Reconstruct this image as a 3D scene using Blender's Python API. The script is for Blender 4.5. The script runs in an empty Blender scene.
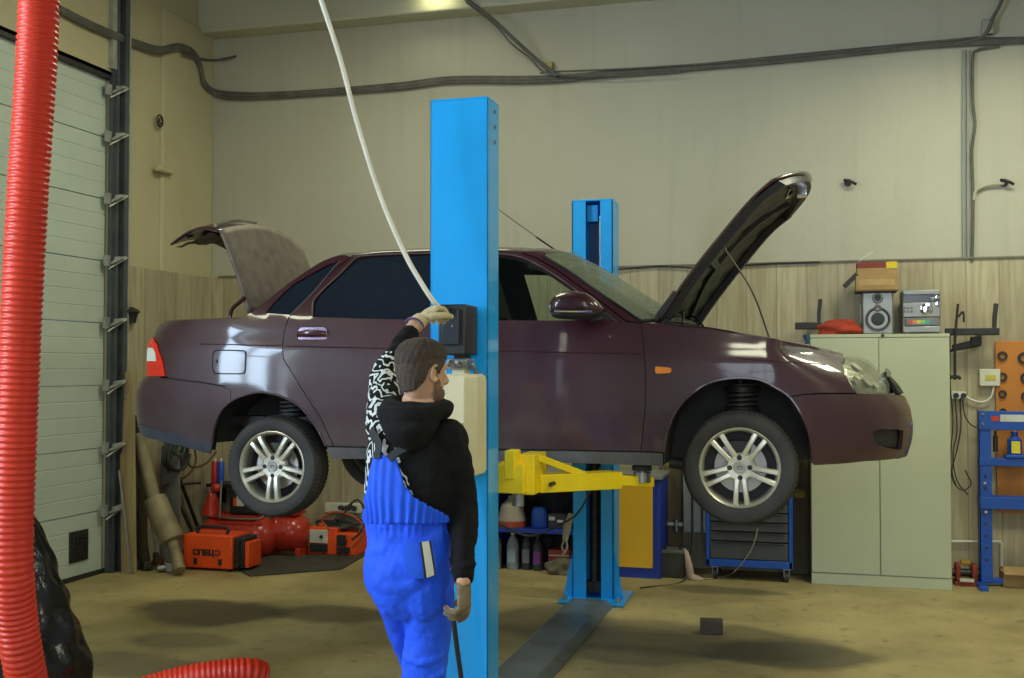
import bpy, bmesh, math, random
import numpy as np
from mathutils import Vector, Matrix, Euler
from mathutils.geometry import delaunay_2d_cdt
random.seed(7)
PI = math.pi
SC = bpy.context.scene
COL = SC.collection
# ---------------------------------------------------------------- camera
F = 1096.0
YAW = math.radians(15.4); PITCH = math.radians(1.52); CH = 1.65
cam_d = bpy.data.cameras.new('camera'); cam = bpy.data.objects.new('camera', cam_d); COL.objects.link(cam)
cam.location = (0, 0, CH); cam.rotation_euler = (PI/2 + PITCH, 0, YAW)
cam_d.sensor_width = 36; cam_d.lens = F/1024*36; cam_d.clip_start = .05; cam_d.clip_end = 60
SC.camera = cam
RM = Euler((PI/2 + PITCH, 0, YAW)).to_matrix()
RMn = np.array(RM)
def ray(px, py): return RM @ Vector(((px-512)/F, (339-py)/F, -1))
def aty(px, py, y):
    d = ray(px, py); t = y/d.y; return Vector((d.x*t, y, CH + d.z*t))
def atx(px, py, x):
    d = ray(px, py); t = x/d.x; return Vector((x, d.y*t, CH + d.z*t))
def atz(px, py, z=0.0):
    d = ray(px, py); t = (z-CH)/d.z; return Vector((d.x*t, d.y*t, z))
def proj(P):   # P (n,3) array -> pixels
    Q = (P - np.array([0, 0, CH])) @ RMn
    return np.stack([512 + F*Q[..., 0]/(-Q[..., 2]), 339 - F*Q[..., 1]/(-Q[..., 2])], -1)
# ---------------------------------------------------------------- materials
MATS = {}
def nodes_of(m):
    m.use_nodes = True; nt = m.node_tree; b = nt.nodes['Principled BSDF']; return nt, b
def mat(name, col, rough=.5, metal=0., var=.12, scale=8., bump=0., bscale=60., coat=0., stretch=None, spec=None, col2=None, thr=(.45, .6)):
    if name in MATS: return MATS[name]
    m = bpy.data.materials.new(name); nt, b = nodes_of(m); N = nt.nodes; L = nt.links
    tc = N.new('ShaderNodeTexCoord'); src = tc.outputs['Object']
    if stretch:
        mp = N.new('ShaderNodeMapping'); mp.inputs['Scale'].default_value = stretch; L.new(src, mp.inputs['Vector']); src = mp.outputs['Vector']
    nz = N.new('ShaderNodeTexNoise'); nz.inputs['Scale'].default_value = scale; nz.inputs['Detail'].default_value = 5
    L.new(src, nz.inputs['Vector'])
    r = N.new('ShaderNodeValToRGB'); e = r.color_ramp.elements
    c = Vector(col)
    if col2 is None:
        e[0].position = .3; e[1].position = .7
        e[0].color = (*[max(0, k*(1-var)) for k in c], 1); e[1].color = (*[min(1, k*(1+var)) for k in c], 1)
    else:
        e[0].position = thr[0]; e[1].position = thr[1]; e[0].color = (*col, 1); e[1].color = (*col2, 1)
    L.new(nz.outputs['Fac'], r.inputs['Fac']); L.new(r.outputs['Color'], b.inputs['Base Color'])
    b.inputs['Roughness'].default_value = rough; b.inputs['Metallic'].default_value = metal
    if coat: b.inputs['Coat Weight'].default_value = coat; b.inputs['Coat Roughness'].default_value = .06
    if spec is not None: b.inputs['Specular IOR Level'].default_value = spec
    if bump:
        n2 = N.new('ShaderNodeTexNoise'); n2.inputs['Scale'].default_value = bscale; n2.inputs['Detail'].default_value = 4
        L.new(src, n2.inputs['Vector'])
        bp = N.new('ShaderNodeBump'); bp.inputs['Strength'].default_value = bump; bp.inputs['Distance'].default_value = .01
        L.new(n2.outputs['Fac'], bp.inputs['Height']); L.new(bp.outputs['Normal'], b.inputs['Normal'])
    MATS[name] = m; return m
def glass(name, tint, alpha, rough=.03, tc_=(.78, .88, .8)):
    if name in MATS: return MATS[name]
    m = bpy.data.materials.new(name); nt, b = nodes_of(m); N = nt.nodes; L = nt.links
    b.inputs['Base Color'].default_value = (*tint, 1); b.inputs['Roughness'].default_value = rough
    nz = N.new('ShaderNodeTexNoise'); nz.inputs['Scale'].default_value = 3
    mr = N.new('ShaderNodeMapRange'); mr.inputs['To Min'].default_value = rough*.6; mr.inputs['To Max'].default_value = rough*1.6
    L.new(nz.outputs['Fac'], mr.inputs['Value']); L.new(mr.outputs['Result'], b.inputs['Roughness'])
    tr = N.new('ShaderNodeBsdfTransparent'); tr.inputs['Color'].default_value = (*tc_, 1)
    mx = N.new('ShaderNodeMixShader'); mx.inputs['Fac'].default_value = alpha
    L.new(tr.outputs[0], mx.inputs[1]); L.new(b.outputs[0], mx.inputs[2]); L.new(mx.outputs[0], N['Material Output'].inputs['Surface'])
    MATS[name] = m; return m
def emit(name, col, s):
    if name in MATS: return MATS[name]
    m = bpy.data.materials.new(name); nt, b = nodes_of(m)
    b.inputs['Emission Color'].default_value = (*col, 1); b.inputs['Emission Strength'].default_value = s
    MATS[name] = m; return m
# ---------------------------------------------------------------- mesh builder
def frame(d):
    d = d.normalized(); a = Vector((0, 0, 1)) if abs(d.z) < .9 else Vector((0, 1, 0))
    u = a.cross(d).normalized(); return u, d.cross(u)
def crm(P, n):   # Catmull-Rom through points
    P = [Vector(p) for p in P]; Q = [P[0]*2-P[1]] + P + [P[-1]*2-P[-2]]; out = []
    for i in range(1, len(Q)-2):
        a, b, c, d = Q[i-1:i+3]
        for k in range(n):
            t = k/n; out.append(.5*((2*b)+(c-a)*t+(2*a-5*b+4*c-d)*t*t+(3*b-a-3*c+d)*t**3))
    out.append(P[-1]); return out
class MB:
    def __init__(s): s.v = []; s.f = []
    def add(s, vs, fs):
        o = len(s.v); s.v += [Vector(v) for v in vs]; s.f += [tuple(i+o for i in f) for f in fs]; return s
    def box(s, c, d, rz=0, M=None):
        hx, hy, hz = d[0]/2, d[1]/2, d[2]/2
        vs = [Vector((x, y, z)) for x in (-hx, hx) for y in (-hy, hy) for z in (-hz, hz)]
        R = M if M is not None else Matrix.Rotation(rz, 3, 'Z')
        vs = [R @ v + Vector(c) for v in vs]
        return s.add(vs, [(0, 1, 3, 2), (4, 6, 7, 5), (0, 4, 5, 1), (2, 3, 7, 6), (0, 2, 6, 4), (1, 5, 7, 3)])
    def bb(s, a, b):   # box from min to max corner
        a = Vector(a); b = Vector(b); return s.box((a+b)/2, b-a)
    def ring(s, loops, closed=True, cap=True):
        n = len(loops[0]); o = len(s.v)
        for lp in loops: s.v += [Vector(p) for p in lp]
        for i in range(len(loops)-1):
            for k in range(n if closed else n-1):
                k2 = (k+1) % n; s.f.append((o+i*n+k, o+i*n+k2, o+(i+1)*n+k2, o+(i+1)*n+k))
        if cap and closed:
            s.f.append(tuple(o+k for k in range(n-1, -1, -1))); s.f.append(tuple(o+(len(loops)-1)*n+k for k in range(n)))
        return s
    def cyl(s, a, b, r, r2=None, n=20, cap=True):
        a = Vector(a); b = Vector(b); u, w = frame(b-a); r2 = r if r2 is None else r2
        return s.ring([[p + u*(q*math.cos(2*PI*k/n)) + w*(q*math.sin(2*PI*k/n)) for k in range(n)] for p, q in ((a, r), (b, r2))], cap=cap)
    def tube(s, pts, r, n=10, sm=6, cap=True):
        P = crm(pts, sm) if sm > 1 and len(pts) > 2 else [Vector(p) for p in pts]
        rr = r if isinstance(r, (list, tuple)) else None
        L = len(P); loops = []; u = None
        for i, p in enumerate(P):
            d = (P[min(i+1, L-1)] - P[max(i-1, 0)]).normalized()
            if u is None: u, w = frame(d)
            else: u = (u - d*u.dot(d)).normalized(); w = d.cross(u)
            q = r if rr is None else np.interp(i/(L-1), np.linspace(0, 1, len(rr)), rr)
            loops.append([p + u*(q*math.cos(2*PI*k/n)) + w*(q*math.sin(2*PI*k/n)) for k in range(n)])
        return s.ring(loops, cap=cap)
    def lathe(s, prof, c=(0, 0, 0), axis='z', n=32, closed=False):   # prof (r, h)
        c = Vector(c); loops = []
        for r, h in prof:
            lp = []
            for k in range(n):
                a = 2*PI*k/n; x, y = r*math.cos(a), r*math.sin(a)
                lp.append(c + Vector({'z': (x, y, h), 'y': (x, h, -y), 'x': (h, x, y)}[axis]))
            loops.append(lp)
        if closed: loops.append(loops[0])
        return s.ring(loops, cap=False)
    def prism(s, poly, c=(0, 0, 0), d=(0, 1, 0), depth=.1, ax=None):  # poly in (x,z) extruded along y by default
        c = Vector(c); D = Vector(d)*depth
        X, Z = ax if ax else (Vector((1, 0, 0)), Vector((0, 0, 1)))
        a = [c + X*p[0] + Z*p[1] for p in poly]; return s.ring([a, [p + D for p in a]])
    def ball(s, c, r, n=14, m=9, M=None):
        c = Vector(c); r = Vector(r) if hasattr(r, '__len__') else Vector((r, r, r)); loops = []
        for i in range(m+1):
            t = PI*(i+.02)/(m+.04)
            lp = [Vector((r.x*math.sin(t)*math.cos(2*PI*k/n), r.y*math.sin(t)*math.sin(2*PI*k/n), -r.z*math.cos(t))) for k in range(n)]
            loops.append([(M @ p if M is not None else p) + c for p in lp])
        return s.ring(loops)
    def comps(s):
        par = list(range(len(s.v)))
        def fd(a):
            while par[a] != a: par[a] = par[par[a]]; a = par[a]
            return a
        for f in s.f:
            r = fd(f[0])
            for q in f[1:]: par[fd(q)] = r
        g = {}
        for f in s.f: g.setdefault(fd(f[0]), []).append(f)
        out = []
        for fs in g.values():
            ix = sorted({i for f in fs for i in f}); mp = {a: b for b, a in enumerate(ix)}
            m = MB(); m.v = [s.v[i] for i in ix]; m.f = [tuple(mp[i] for i in f) for f in fs]; out.append(m)
        return out
    def each(s, name, m, parent=None, **k):
        return [c.build(name, m, parent, **k) for c in s.comps()]
    def build(s, name, m, parent=None, bevel=0., smooth=40, world=False, seg=2, sub=0, fix=True):
        me = bpy.data.meshes.new(name)
        off = Vector((0, 0, 0))
        if world:
            p = parent
            while p is not None: off += p.location; p = p.parent
        me.from_pydata([v-off for v in s.v], [], s.f); me.update()
        if fix:
            bm = bmesh.new(); bm.from_mesh(me); bmesh.ops.recalc_face_normals(bm, faces=bm.faces); bm.to_mesh(me); bm.free()
        for p in me.polygons: p.use_smooth = True
        me.set_sharp_from_angle(angle=math.radians(smooth))
        me.materials.append(m); o = bpy.data.objects.new(name, me); COL.objects.link(o)
        if parent is not None: o.parent = parent
        if bevel:
            b = o.modifiers.new('bevel', 'BEVEL'); b.width = bevel; b.segments = seg; b.limit_method = 'ANGLE'; b.angle_limit = .6; b.harden_normals = False
        if sub:
            b = o.modifiers.new('sub', 'SUBSURF'); b.levels = b.render_levels = sub
        return o
def rrect(w, h, r, n=4, cx=0, cy=0):
    out = []
    for i, (sx, sy) in enumerate(((1, 1), (-1, 1), (-1, -1), (1, -1))):
        for k in range(n+1):
            a = PI/2*i + PI/2*k/n; out.append((cx+sx*(w/2-r)+r*math.cos(a), cy+sy*(h/2-r)+r*math.sin(a)))
    return out
def tag(o, label=None, cat=None, group=None, kind=None):
    if label: o['label'] = label
    if cat: o['category'] = cat
    if group: o['group'] = group
    if kind: o['kind'] = kind
    return o
def thing(name, label, cat, loc=(0, 0, 0), rz=0, group=None):
    o = bpy.data.objects.new(name, None); COL.objects.link(o); o.empty_display_size = .1
    o.location = loc; o.rotation_euler = (0, 0, rz); return tag(o, label, cat, group)
def struct(name, mb, m, parent=None, **k):
    o = mb.build(name, m, parent, **k)
    if parent is None: o['kind'] = 'structure'
    return o
def dup(o, loc=None, rz=None, label=None, parent=None):
    c = o.copy(); COL.objects.link(c)
    if parent is not None: c.parent = parent
    if loc is not None: c.location = loc
    if rz is not None: c.rotation_euler = (0, 0, rz)
    if label: c['label'] = label
    for ch in list(o.children): dup(ch, parent=c)
    return c
def text(body, size, depth, m, parent, loc, rot=(PI/2, 0, 0), name='lettering', sx=1.0, bold=0.0):
    cu = bpy.data.curves.new(name, 'FONT'); cu.body = body; cu.size = size; cu.extrude = depth; cu.align_x = 'CENTER'; cu.align_y = 'CENTER'; cu.offset = bold
    t = bpy.data.objects.new(name, cu); COL.objects.link(t); bpy.context.view_layer.update()
    me = bpy.data.meshes.new_from_object(t.evaluated_get(bpy.context.evaluated_depsgraph_get())); bpy.data.objects.remove(t)
    M = Matrix.Translation(loc) @ Euler(rot).to_matrix().to_4x4() @ Matrix.Diagonal((sx, 1, 1, 1)); me.transform(M)
    me.materials.clear(); me.materials.append(m)
    o = bpy.data.objects.new(name, me); COL.objects.link(o)
    if parent is not None: o.parent = parent
    return o
# ---------------------------------------------------------------- surface panels (outline on a parametric surface)
def pip(p, poly):
    x, y = p; c = False; n = len(poly); j = n-1
    for i in range(n):
        xi, yi = poly[i]; xj, yj = poly[j]
        if (yi > y) != (yj > y) and x < (xj-xi)*(y-yi)/(yj-yi)+xi: c = not c
        j = i
    return c
def resample(poly, step):
    out = []; n = len(poly)
    for i in range(n):
        a = Vector(poly[i]); b = Vector(poly[(i+1) % n]); L = (b-a).length
        if L < 1e-5: continue
        k = max(1, int(L/step+.5))
        for j in range(k): out.append(a+(b-a)*(j/k))
    return out
def shrink(poly, g):
    n = len(poly); A = sum(poly[i][0]*poly[(i+1) % n][1]-poly[(i+1) % n][0]*poly[i][1] for i in range(n))
    sg = 1 if A > 0 else -1; out = []
    for i in range(n):
        a = Vector(poly[i-1]); b = Vector(poly[i]); c = Vector(poly[(i+1) % n])
        d1 = (b-a); d2 = (c-b)
        if d1.length < 1e-7 or d2.length < 1e-7: out.append(b.copy()); continue
        n1 = Vector((-d1.y, d1.x)).normalized()*sg; n2 = Vector((-d2.y, d2.x)).normalized()*sg
        m_ = n1+n2; m_ = m_.normalized() if m_.length > .2 else n1
        out.append(b + m_*g/max(.5, m_.dot(n1)))
    return out
def panel_mesh(S, outline, holes=(), step=.035, thick=.012, off=0., gap=0., mirror=None, weldu=None):
    """triangulated patch of surface S(u,v)->(point, normal) with an inward flange"""
    if gap: outline = shrink(outline, gap); holes = [shrink(h, -gap) for h in holes]
    rings = [resample(outline, step*.6)] + [resample(h, step*.6) for h in holes]
    pts = []; edges = []
    for R in rings:
        o = len(pts); pts += [Vector(p) for p in R]; edges += [(o+i, o+(i+1) % len(R)) for i in range(len(R))]
    nb = len(pts); xs = [p[0] for p in pts]; ys = [p[1] for p in pts]
    B = np.array([(p[0], p[1]) for p in pts])
    x = min(xs)+step*.5
    polys = [[tuple(p) for p in R] for R in rings]
    while x < max(xs):
        y = min(ys)+step*.5
        while y < max(ys):
            if pip((x, y), polys[0]) and not any(pip((x, y), h) for h in polys[1:]) and np.min((B[:, 0]-x)**2+(B[:, 1]-y)**2) > (step*.45)**2:
                pts.append(Vector((x, y)))
            y += step
        x += step
    V, E, T, vo, eo, fo = delaunay_2d_cdt(pts, edges, [], 0, 1e-6)
    tris = []
    for t in T:
        c = sum((Vector(V[i]) for i in t), Vector((0, 0)))/3
        if pip(c, polys[0]) and not any(pip(c, h) for h in polys[1:]): tris.append(tuple(t))
    P = [S(v[0], v[1]) for v in V]
    mb = MB(); vs = [p+n*off for p, n in P]; ft = list(tris)
    if thick:
        cnt = {}
        for t in tris:
            for a, b in ((t[0], t[1]), (t[1], t[2]), (t[2], t[0])):
                cnt.setdefault((min(a, b), max(a, b)), []).append((a, b))
        inner = {}
        for k, l in cnt.items():
            if len(l) == 1:
                a, b = l[0]
                if weldu is not None and abs(V[a][0]-weldu) < 1e-4 and abs(V[b][0]-weldu) < 1e-4: continue
                for q in (a, b):
                    if q not in inner: inner[q] = len(vs); vs.append(P[q][0]+P[q][1]*(off-thick))
                ft.append((b, a, inner[a], inner[b]))
    mb.add(vs, ft)
    if mirror is not None:
        o = MB(); o.v = list(mb.v); o.f = list(mb.f)
        mb.add([Vector((v.x, 2*mirror-v.y, v.z)) for v in o.v], [tuple(reversed(f)) for f in o.f])
    return mb
def mirrored(mb, yc):
    o = MB(); o.v = [Vector((v.x, 2*yc-v.y, v.z)) for v in mb.v]; o.f = [tuple(reversed(f)) for f in mb.f]; return o
DUSTY = mat('dusty_paint', (.15, .12, .10), .6, .1, .25, 14, .05, 150)
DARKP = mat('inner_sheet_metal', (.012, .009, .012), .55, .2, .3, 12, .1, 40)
BLKPL = mat('black_plastic', (.018, .018, .019), .5, 0, .2, 20, .05, 120)
RUB = mat('tyre_rubber', (.035, .034, .032), .75, 0, .35, 6, .2, 150)
ALLOY = mat('alloy_silver', (.62, .60, .50), .35, .75, .08, 10)
ALLOYD = mat('alloy_grimy', (.16, .155, .13), .5, .7, .2, 10)
DARKMET = mat('dark_metal', (.05, .048, .045), .5, .7, .3, 15, .1, 60)
CHROME = mat('chrome', (.75, .76, .78), .12, 1., .05, 8)
SILL = mat('sill_grey', (.105, .105, .11), .6, .1, .25, 8, .05, 90)
GLC = glass('clear_glass', (.02, .03, .025), .13)
GLT = glass('tinted_glass', (.012, .018, .028), .93, .05)
GLW = glass('windscreen_glass', (.26, .30, .22), .55, .25)
TRIMB = mat('window_rubber', (.012, .012, .012), .5, 0, .1, 20)
ARCHM = mat('wheel_arch_liner', (.028, .028, .026), .85, 0, .4, 6, .3, 40)
# ================================================================ ROOM
BY = 9.20; LX = -5.5; RX = 3.6; FY = -3.6; CZ = 6.2
def wall_mat(name, c1, c2, c3):
    m = bpy.data.materials.new(name); nt, b = nodes_of(m); N = nt.nodes; L = nt.links
    tc = N.new('ShaderNodeTexCoord')
    n1 = N.new('ShaderNodeTexNoise'); n1.inputs['Scale'].default_value = .55; n1.inputs['Detail'].default_value = 6; n1.inputs['Roughness'].default_value = .6; L.new(tc.outputs['Object'], n1.inputs['Vector'])
    mp = N.new('ShaderNodeMapping'); mp.inputs['Scale'].default_value = (3.5, 3.5, .25); L.new(tc.outputs['Object'], mp.inputs['Vector'])
    n2 = N.new('ShaderNodeTexNoise'); n2.inputs['Scale'].default_value = 2.2; n2.inputs['Detail'].default_value = 5; L.new(mp.outputs[0], n2.inputs['Vector'])
    r1 = N.new('ShaderNodeValToRGB'); r1.color_ramp.elements[0].position = .35; r1.color_ramp.elements[1].position = .65
    r1.color_ramp.elements[0].color = (*c1, 1); r1.color_ramp.elements[1].color = (*c2, 1); L.new(n1.outputs['Fac'], r1.inputs['Fac'])
    mr = N.new('ShaderNodeMapRange'); mr.inputs['From Min'].default_value = .56; mr.inputs['From Max'].default_value = .8; mr.inputs['To Max'].default_value = .45; L.new(n2.outputs['Fac'], mr.inputs['Value'])
    mx = N.new('ShaderNodeMix'); mx.data_type = 'RGBA'; mx.inputs[7].default_value = (*c3, 1); L.new(mr.outputs[0], mx.inputs[0]); L.new(r1.outputs[0], mx.inputs[6])
    L.new(mx.outputs[2], b.inputs['Base Color']); b.inputs['Roughness'].default_value = .8
    n3 = N.new('ShaderNodeTexNoise'); n3.inputs['Scale'].default_value = 14; n3.inputs['Detail'].default_value = 6; L.new(tc.outputs['Object'], n3.inputs['Vector'])
    bp = N.new('ShaderNodeBump'); bp.inputs['Strength'].default_value = .18; bp.inputs['Distance'].default_value = .02; L.new(n3.outputs['Fac'], bp.inputs['Height']); L.new(bp.outputs[0], b.inputs['Normal'])
    return m
WALL = wall_mat('painted_wall', (.41, .395, .31), (.46, .445, .35), (.34, .33, .26))
WALL2 = wall_mat('painted_wall_left', (.46, .41, .25), (.53, .475, .31), (.38, .33, .2))
def clad_mat():
    m = bpy.data.materials.new('laminate_cladding'); nt, b = nodes_of(m); N = nt.nodes; L = nt.links
    tc = N.new('ShaderNodeTexCoord'); sp = N.new('ShaderNodeSeparateXYZ'); L.new(tc.outputs['Object'], sp.inputs[0])
    ad = N.new('ShaderNodeMath'); L.new(sp.outputs['X'], ad.inputs[0]); L.new(sp.outputs['Y'], ad.inputs[1])
    dv = N.new('ShaderNodeMath'); dv.operation = 'DIVIDE'; dv.inputs[1].default_value = .24; L.new(ad.outputs[0], dv.inputs[0])
    fl = N.new('ShaderNodeMath'); fl.operation = 'FLOOR'; L.new(dv.outputs[0], fl.inputs[0]); fr = N.new('ShaderNodeMath'); fr.operation = 'FRACT'; L.new(dv.outputs[0], fr.inputs[0])
    wn = N.new('ShaderNodeTexWhiteNoise'); wn.noise_dimensions = '1D'; L.new(fl.outputs[0], wn.inputs['W'])
    mp = N.new('ShaderNodeMapping'); mp.inputs['Scale'].default_value = (9, 9, .7); L.new(tc.outputs['Object'], mp.inputs['Vector'])
    n1 = N.new('ShaderNodeTexNoise'); n1.inputs['Scale'].default_value = 3; n1.inputs['Detail'].default_value = 6; n1.inputs['Distortion'].default_value = .6; L.new(mp.outputs[0], n1.inputs['Vector'])
    r1 = N.new('ShaderNodeValToRGB'); e = r1.color_ramp.elements; e[0].position = .3; e[1].position = .62; e[0].color = (.33, .27, .165, 1); e[1].color = (.43, .385, .255, 1); L.new(n1.outputs['Fac'], r1.inputs['Fac'])
    hs = N.new('ShaderNodeHueSaturation'); mr = N.new('ShaderNodeMapRange'); mr.inputs['To Min'].default_value = .86; mr.inputs['To Max'].default_value = 1.1; L.new(wn.outputs['Value'], mr.inputs['Value']); L.new(mr.outputs[0], hs.inputs['Value']); L.new(r1.outputs[0], hs.inputs['Color'])
    lt = N.new('ShaderNodeMath'); lt.operation = 'LESS_THAN'; lt.inputs[1].default_value = .03; L.new(fr.outputs[0], lt.inputs[0])
    mx = N.new('ShaderNodeMix'); mx.data_type = 'RGBA'; mx.inputs[7].default_value = (.25, .20, .12, 1); L.new(lt.outputs[0], mx.inputs[0]); L.new(hs.outputs[0], mx.inputs[6])
    L.new(mx.outputs[2], b.inputs['Base Color']); b.inputs['Roughness'].default_value = .55
    return m
CLAD = clad_mat()
def floor_mat():
    m = bpy.data.materials.new('stained_concrete'); nt, b = nodes_of(m); N = nt.nodes; L = nt.links
    tc = N.new('ShaderNodeTexCoord')
    n1 = N.new('ShaderNodeTexNoise'); n1.inputs['Scale'].default_value = 1.3; n1.inputs['Detail'].default_value = 8; n1.inputs['Roughness'].default_value = .62; L.new(tc.outputs['Object'], n1.inputs['Vector'])
    r1 = N.new('ShaderNodeValToRGB'); e = r1.color_ramp.elements; e[0].position = .32; e[1].position = .68; e[0].color = (.26, .205, .085, 1); e[1].color = (.47, .38, .17, 1); L.new(n1.outputs['Fac'], r1.inputs['Fac'])
    cur = r1.outputs[0]
    def stain(cx, cy, rx, ry, col, amt, soft=.28):
        nonlocal cur
        mp = N.new('ShaderNodeMapping'); mp.inputs['Location'].default_value = (-cx/rx, -cy/ry, 0); mp.inputs['Scale'].default_value = (1/rx, 1/ry, 0); L.new(tc.outputs['Object'], mp.inputs['Vector'])
        nn = N.new('ShaderNodeTexNoise'); nn.inputs['Scale'].default_value = 2.2; nn.inputs['Detail'].default_value = 5; L.new(tc.outputs['Object'], nn.inputs['Vector'])
        ln = N.new('ShaderNodeVectorMath'); ln.operation = 'LENGTH'; L.new(mp.outputs[0], ln.inputs[0])
        a = N.new('ShaderNodeMath'); a.operation = 'MULTIPLY_ADD'; a.inputs[1].default_value = 1.1; L.new(nn.outputs['Fac'], a.inputs[0]); L.new(ln.outputs['Value'], a.inputs[2])
        mr = N.new('ShaderNodeMapRange'); mr.inputs['From Min'].default_value = 1.55; mr.inputs['From Max'].default_value = 1.55-soft; mr.inputs['To Min'].default_value = 0; mr.inputs['To Max'].default_value = amt; L.new(a.outputs[0], mr.inputs['Value'])
        mx = N.new('ShaderNodeMix'); mx.data_type = 'RGBA'; mx.inputs[7].default_value = (*col, 1); L.new(mr.outputs[0], mx.inputs[0]); L.new(cur, mx.inputs[6]); cur = mx.outputs[2]
    dk = (.05, .042, .03)
    STAINS(stain, dk)
    n2 = N.new('ShaderNodeTexNoise'); n2.inputs['Scale'].default_value = 9; n2.inputs['Detail'].default_value = 6; L.new(tc.outputs['Object'], n2.inputs['Vector'])
    mr = N.new('ShaderNodeMapRange'); mr.inputs['From Min'].default_value = .6; mr.inputs['From Max'].default_value = .72; mr.inputs['To Max'].default_value = .5; L.new(n2.outputs['Fac'], mr.inputs['Value'])
    mx = N.new('ShaderNodeMix'); mx.data_type = 'RGBA'; mx.inputs[7].default_value = (.10, .08, .045, 1); L.new(mr.outputs[0], mx.inputs[0]); L.new(cur, mx.inputs[6])
    L.new(mx.outputs[2], b.inputs['Base Color'])
    rr = N.new('ShaderNodeMapRange'); rr.inputs['To Min'].default_value = .35; rr.inputs['To Max'].default_value = .75; L.new(n1.outputs['Fac'], rr.inputs['Value']); L.new(rr.outputs[0], b.inputs['Roughness'])
    bp = N.new('ShaderNodeBump'); bp.inputs['Strength'].default_value = .12; bp.inputs['Distance'].default_value = .01; L.new(n2.outputs['Fac'], bp.inputs['Height']); L.new(bp.outputs[0], b.inputs['Normal'])
    return m
def STAINS(st, dk):
    for px, py, rx, ry, am in ((210, 612, .65, .42, .75), (330, 615, .5, .3, .5), (700, 640, 1.0, .5, .55), (790, 655, .6, .35, .7), (540, 620, .5, .5, .45), (180, 640, .4, .2, .4), (720, 590, .5, .18, .5), (640, 655, .5, .25, .5), (120, 665, .8, .25, .4)):
        p = atz(px, py); st(p.x, p.y, rx, ry, dk, am)
FLOOR = floor_mat()
struct('floor', MB().bb((LX-.3, FY-.3, -.2), (RX+.3, BY+.3, 0)), FLOOR)
struct('ceiling', MB().bb((LX-.3, FY-.3, CZ), (RX+.3, BY+.3, CZ+.2)), mat('ceiling_concrete', (.12, .115, .10), .9))
struct('wall_back', MB().bb((LX-.3, BY, 0), (RX+.3, BY+.25, CZ)), WALL)
struct('wall_right', MB().bb((RX, FY-.3, 0), (RX+.25, BY, CZ)), mat('side_wall', (.28, .27, .22), .85, 0, .1, 2))
# left wall with the door opening y 3.2 .. 7.70, z 0 .. 4.03
DY0, DY1, DZ = 3.0, 7.70, 4.03
struct('wall_left', MB().bb((LX-.25, DY1, 0), (LX, BY, CZ)).bb((LX-.25, FY, 0), (LX, -.3, CZ)).bb((LX-.25, 2.2, 0), (LX, DY0, CZ)).bb((LX-.25, -.3, 0), (LX, 2.2, 1.5)).bb((LX-.25, -.3, 4.0), (LX, 2.2, CZ)).bb((LX-.25, DY0, DZ), (LX, DY1, CZ)), WALL2)
# front wall (behind the camera) with a wide window opening: two windows
struct('wall_front', MB().bb((LX-.3, FY-.25, 0), (RX+.3, FY, 1.2)).bb((LX-.3, FY-.25, 4.6), (RX+.3, FY, CZ)).bb((LX-.3, FY-.25, 1.2), (-.9, FY, 4.6)).bb((2.2, FY-.25, 1.2), (RX+.3, FY, 4.6)), mat('grey_wall', (.16, .155, .14), .85, 0, .1, 2))
FRM = mat('white_frame', (.7, .7, .68), .4)
mb = MB(); x0, x1, z0, z1 = -.9, 2.2, 1.2, 4.6
for x in np.linspace(x0+.03, x1-.03, 4): mb.bb((x-.03, FY-.15, z0), (x+.03, FY-.08, z1))
for z in np.linspace(z0+.03, z1-.03, 4): mb.bb((x0, FY-.15, z-.03), (x1, FY-.08, z+.03))
struct('window_1', mb, FRM)
mb = MB()
for y in np.linspace(-.27, 2.17, 3): mb.bb((LX-.15, y-.03, 1.5), (LX-.08, y+.03, 4.0))
for z in np.linspace(1.53, 3.97, 3): mb.bb((LX-.15, -.3, z-.03), (LX-.08, 2.2, z+.03))
struct('window_2', mb, FRM)
# pier and corner in the left back
struct('trim_1', MB().bb((LX-.05, 8.37, 0), (LX+.03, BY, 4.82)), WALL2, bevel=.02)
# concrete beam along the back wall
bz = aty(206, 36, BY-.12).z
struct('trim_2', MB().bb((LX-.05, BY-.22, bz), (RX+.05, BY+.02, bz+.75)), wall_mat('beam_paint', (.52, .51, .38), (.56, .55, .42), (.46, .44, .33)), bevel=.015)
# cladding
cz = aty(820, 262, BY-.02).z
struct('trim_3', MB().bb((LX+.03, BY-.025, 0), (RX, BY+.01, cz)), CLAD)
struct('trim_4', MB().bb((LX-.01, DY1+.15, 0), (LX+.045, BY-.03, cz-.01)), CLAD)
struct('trim_5', MB().bb((LX+.12, BY-.045, cz-.004), (RX, BY+.01, cz+.008)), mat('cap_strip', (.2, .17, .12), .6))
# ---- sectional garage door
DOORM = mat('door_white', (.50, .57, .50), .42, .0, .05, 2, .04, 200)
mb = MB(); npan = 8; hp = DZ/npan
mb2 = []
for i in range(npan):
    z0 = i*hp+.004; z1 = (i+1)*hp-.004; pr = []
    xf_ = LX-.05
    # panel profile with fine horizontal ribs
    pts = [(xf_-.04, z0), (xf_, z0)]
    nr = 4
    for k in range(1, nr):
        zz = z0+(z1-z0)*k/nr; pts += [(xf_, zz-.006), (xf_-.004, zz), (xf_, zz+.006)]
    pts += [(xf_, z1), (xf_-.04, z1)]
    mb.ring([[Vector((a, y, b)) for a, b in pts] for y in (DY0+.02, DY1-.02)])
struct('door_1', mb, DOORM, smooth=20)
d1o = bpy.data.objects['door_1']
mb = MB(); mb.bb((LX-.055, DY0, -.0), (LX-.03, DY1, .035)).bb((LX-.06, DY0, DZ-.03), (LX-.0, DY1, DZ+.03)); mb.build('door_seal', BLKPL, d1o)
v0 = atx(78, 546, LX-.05)
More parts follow.
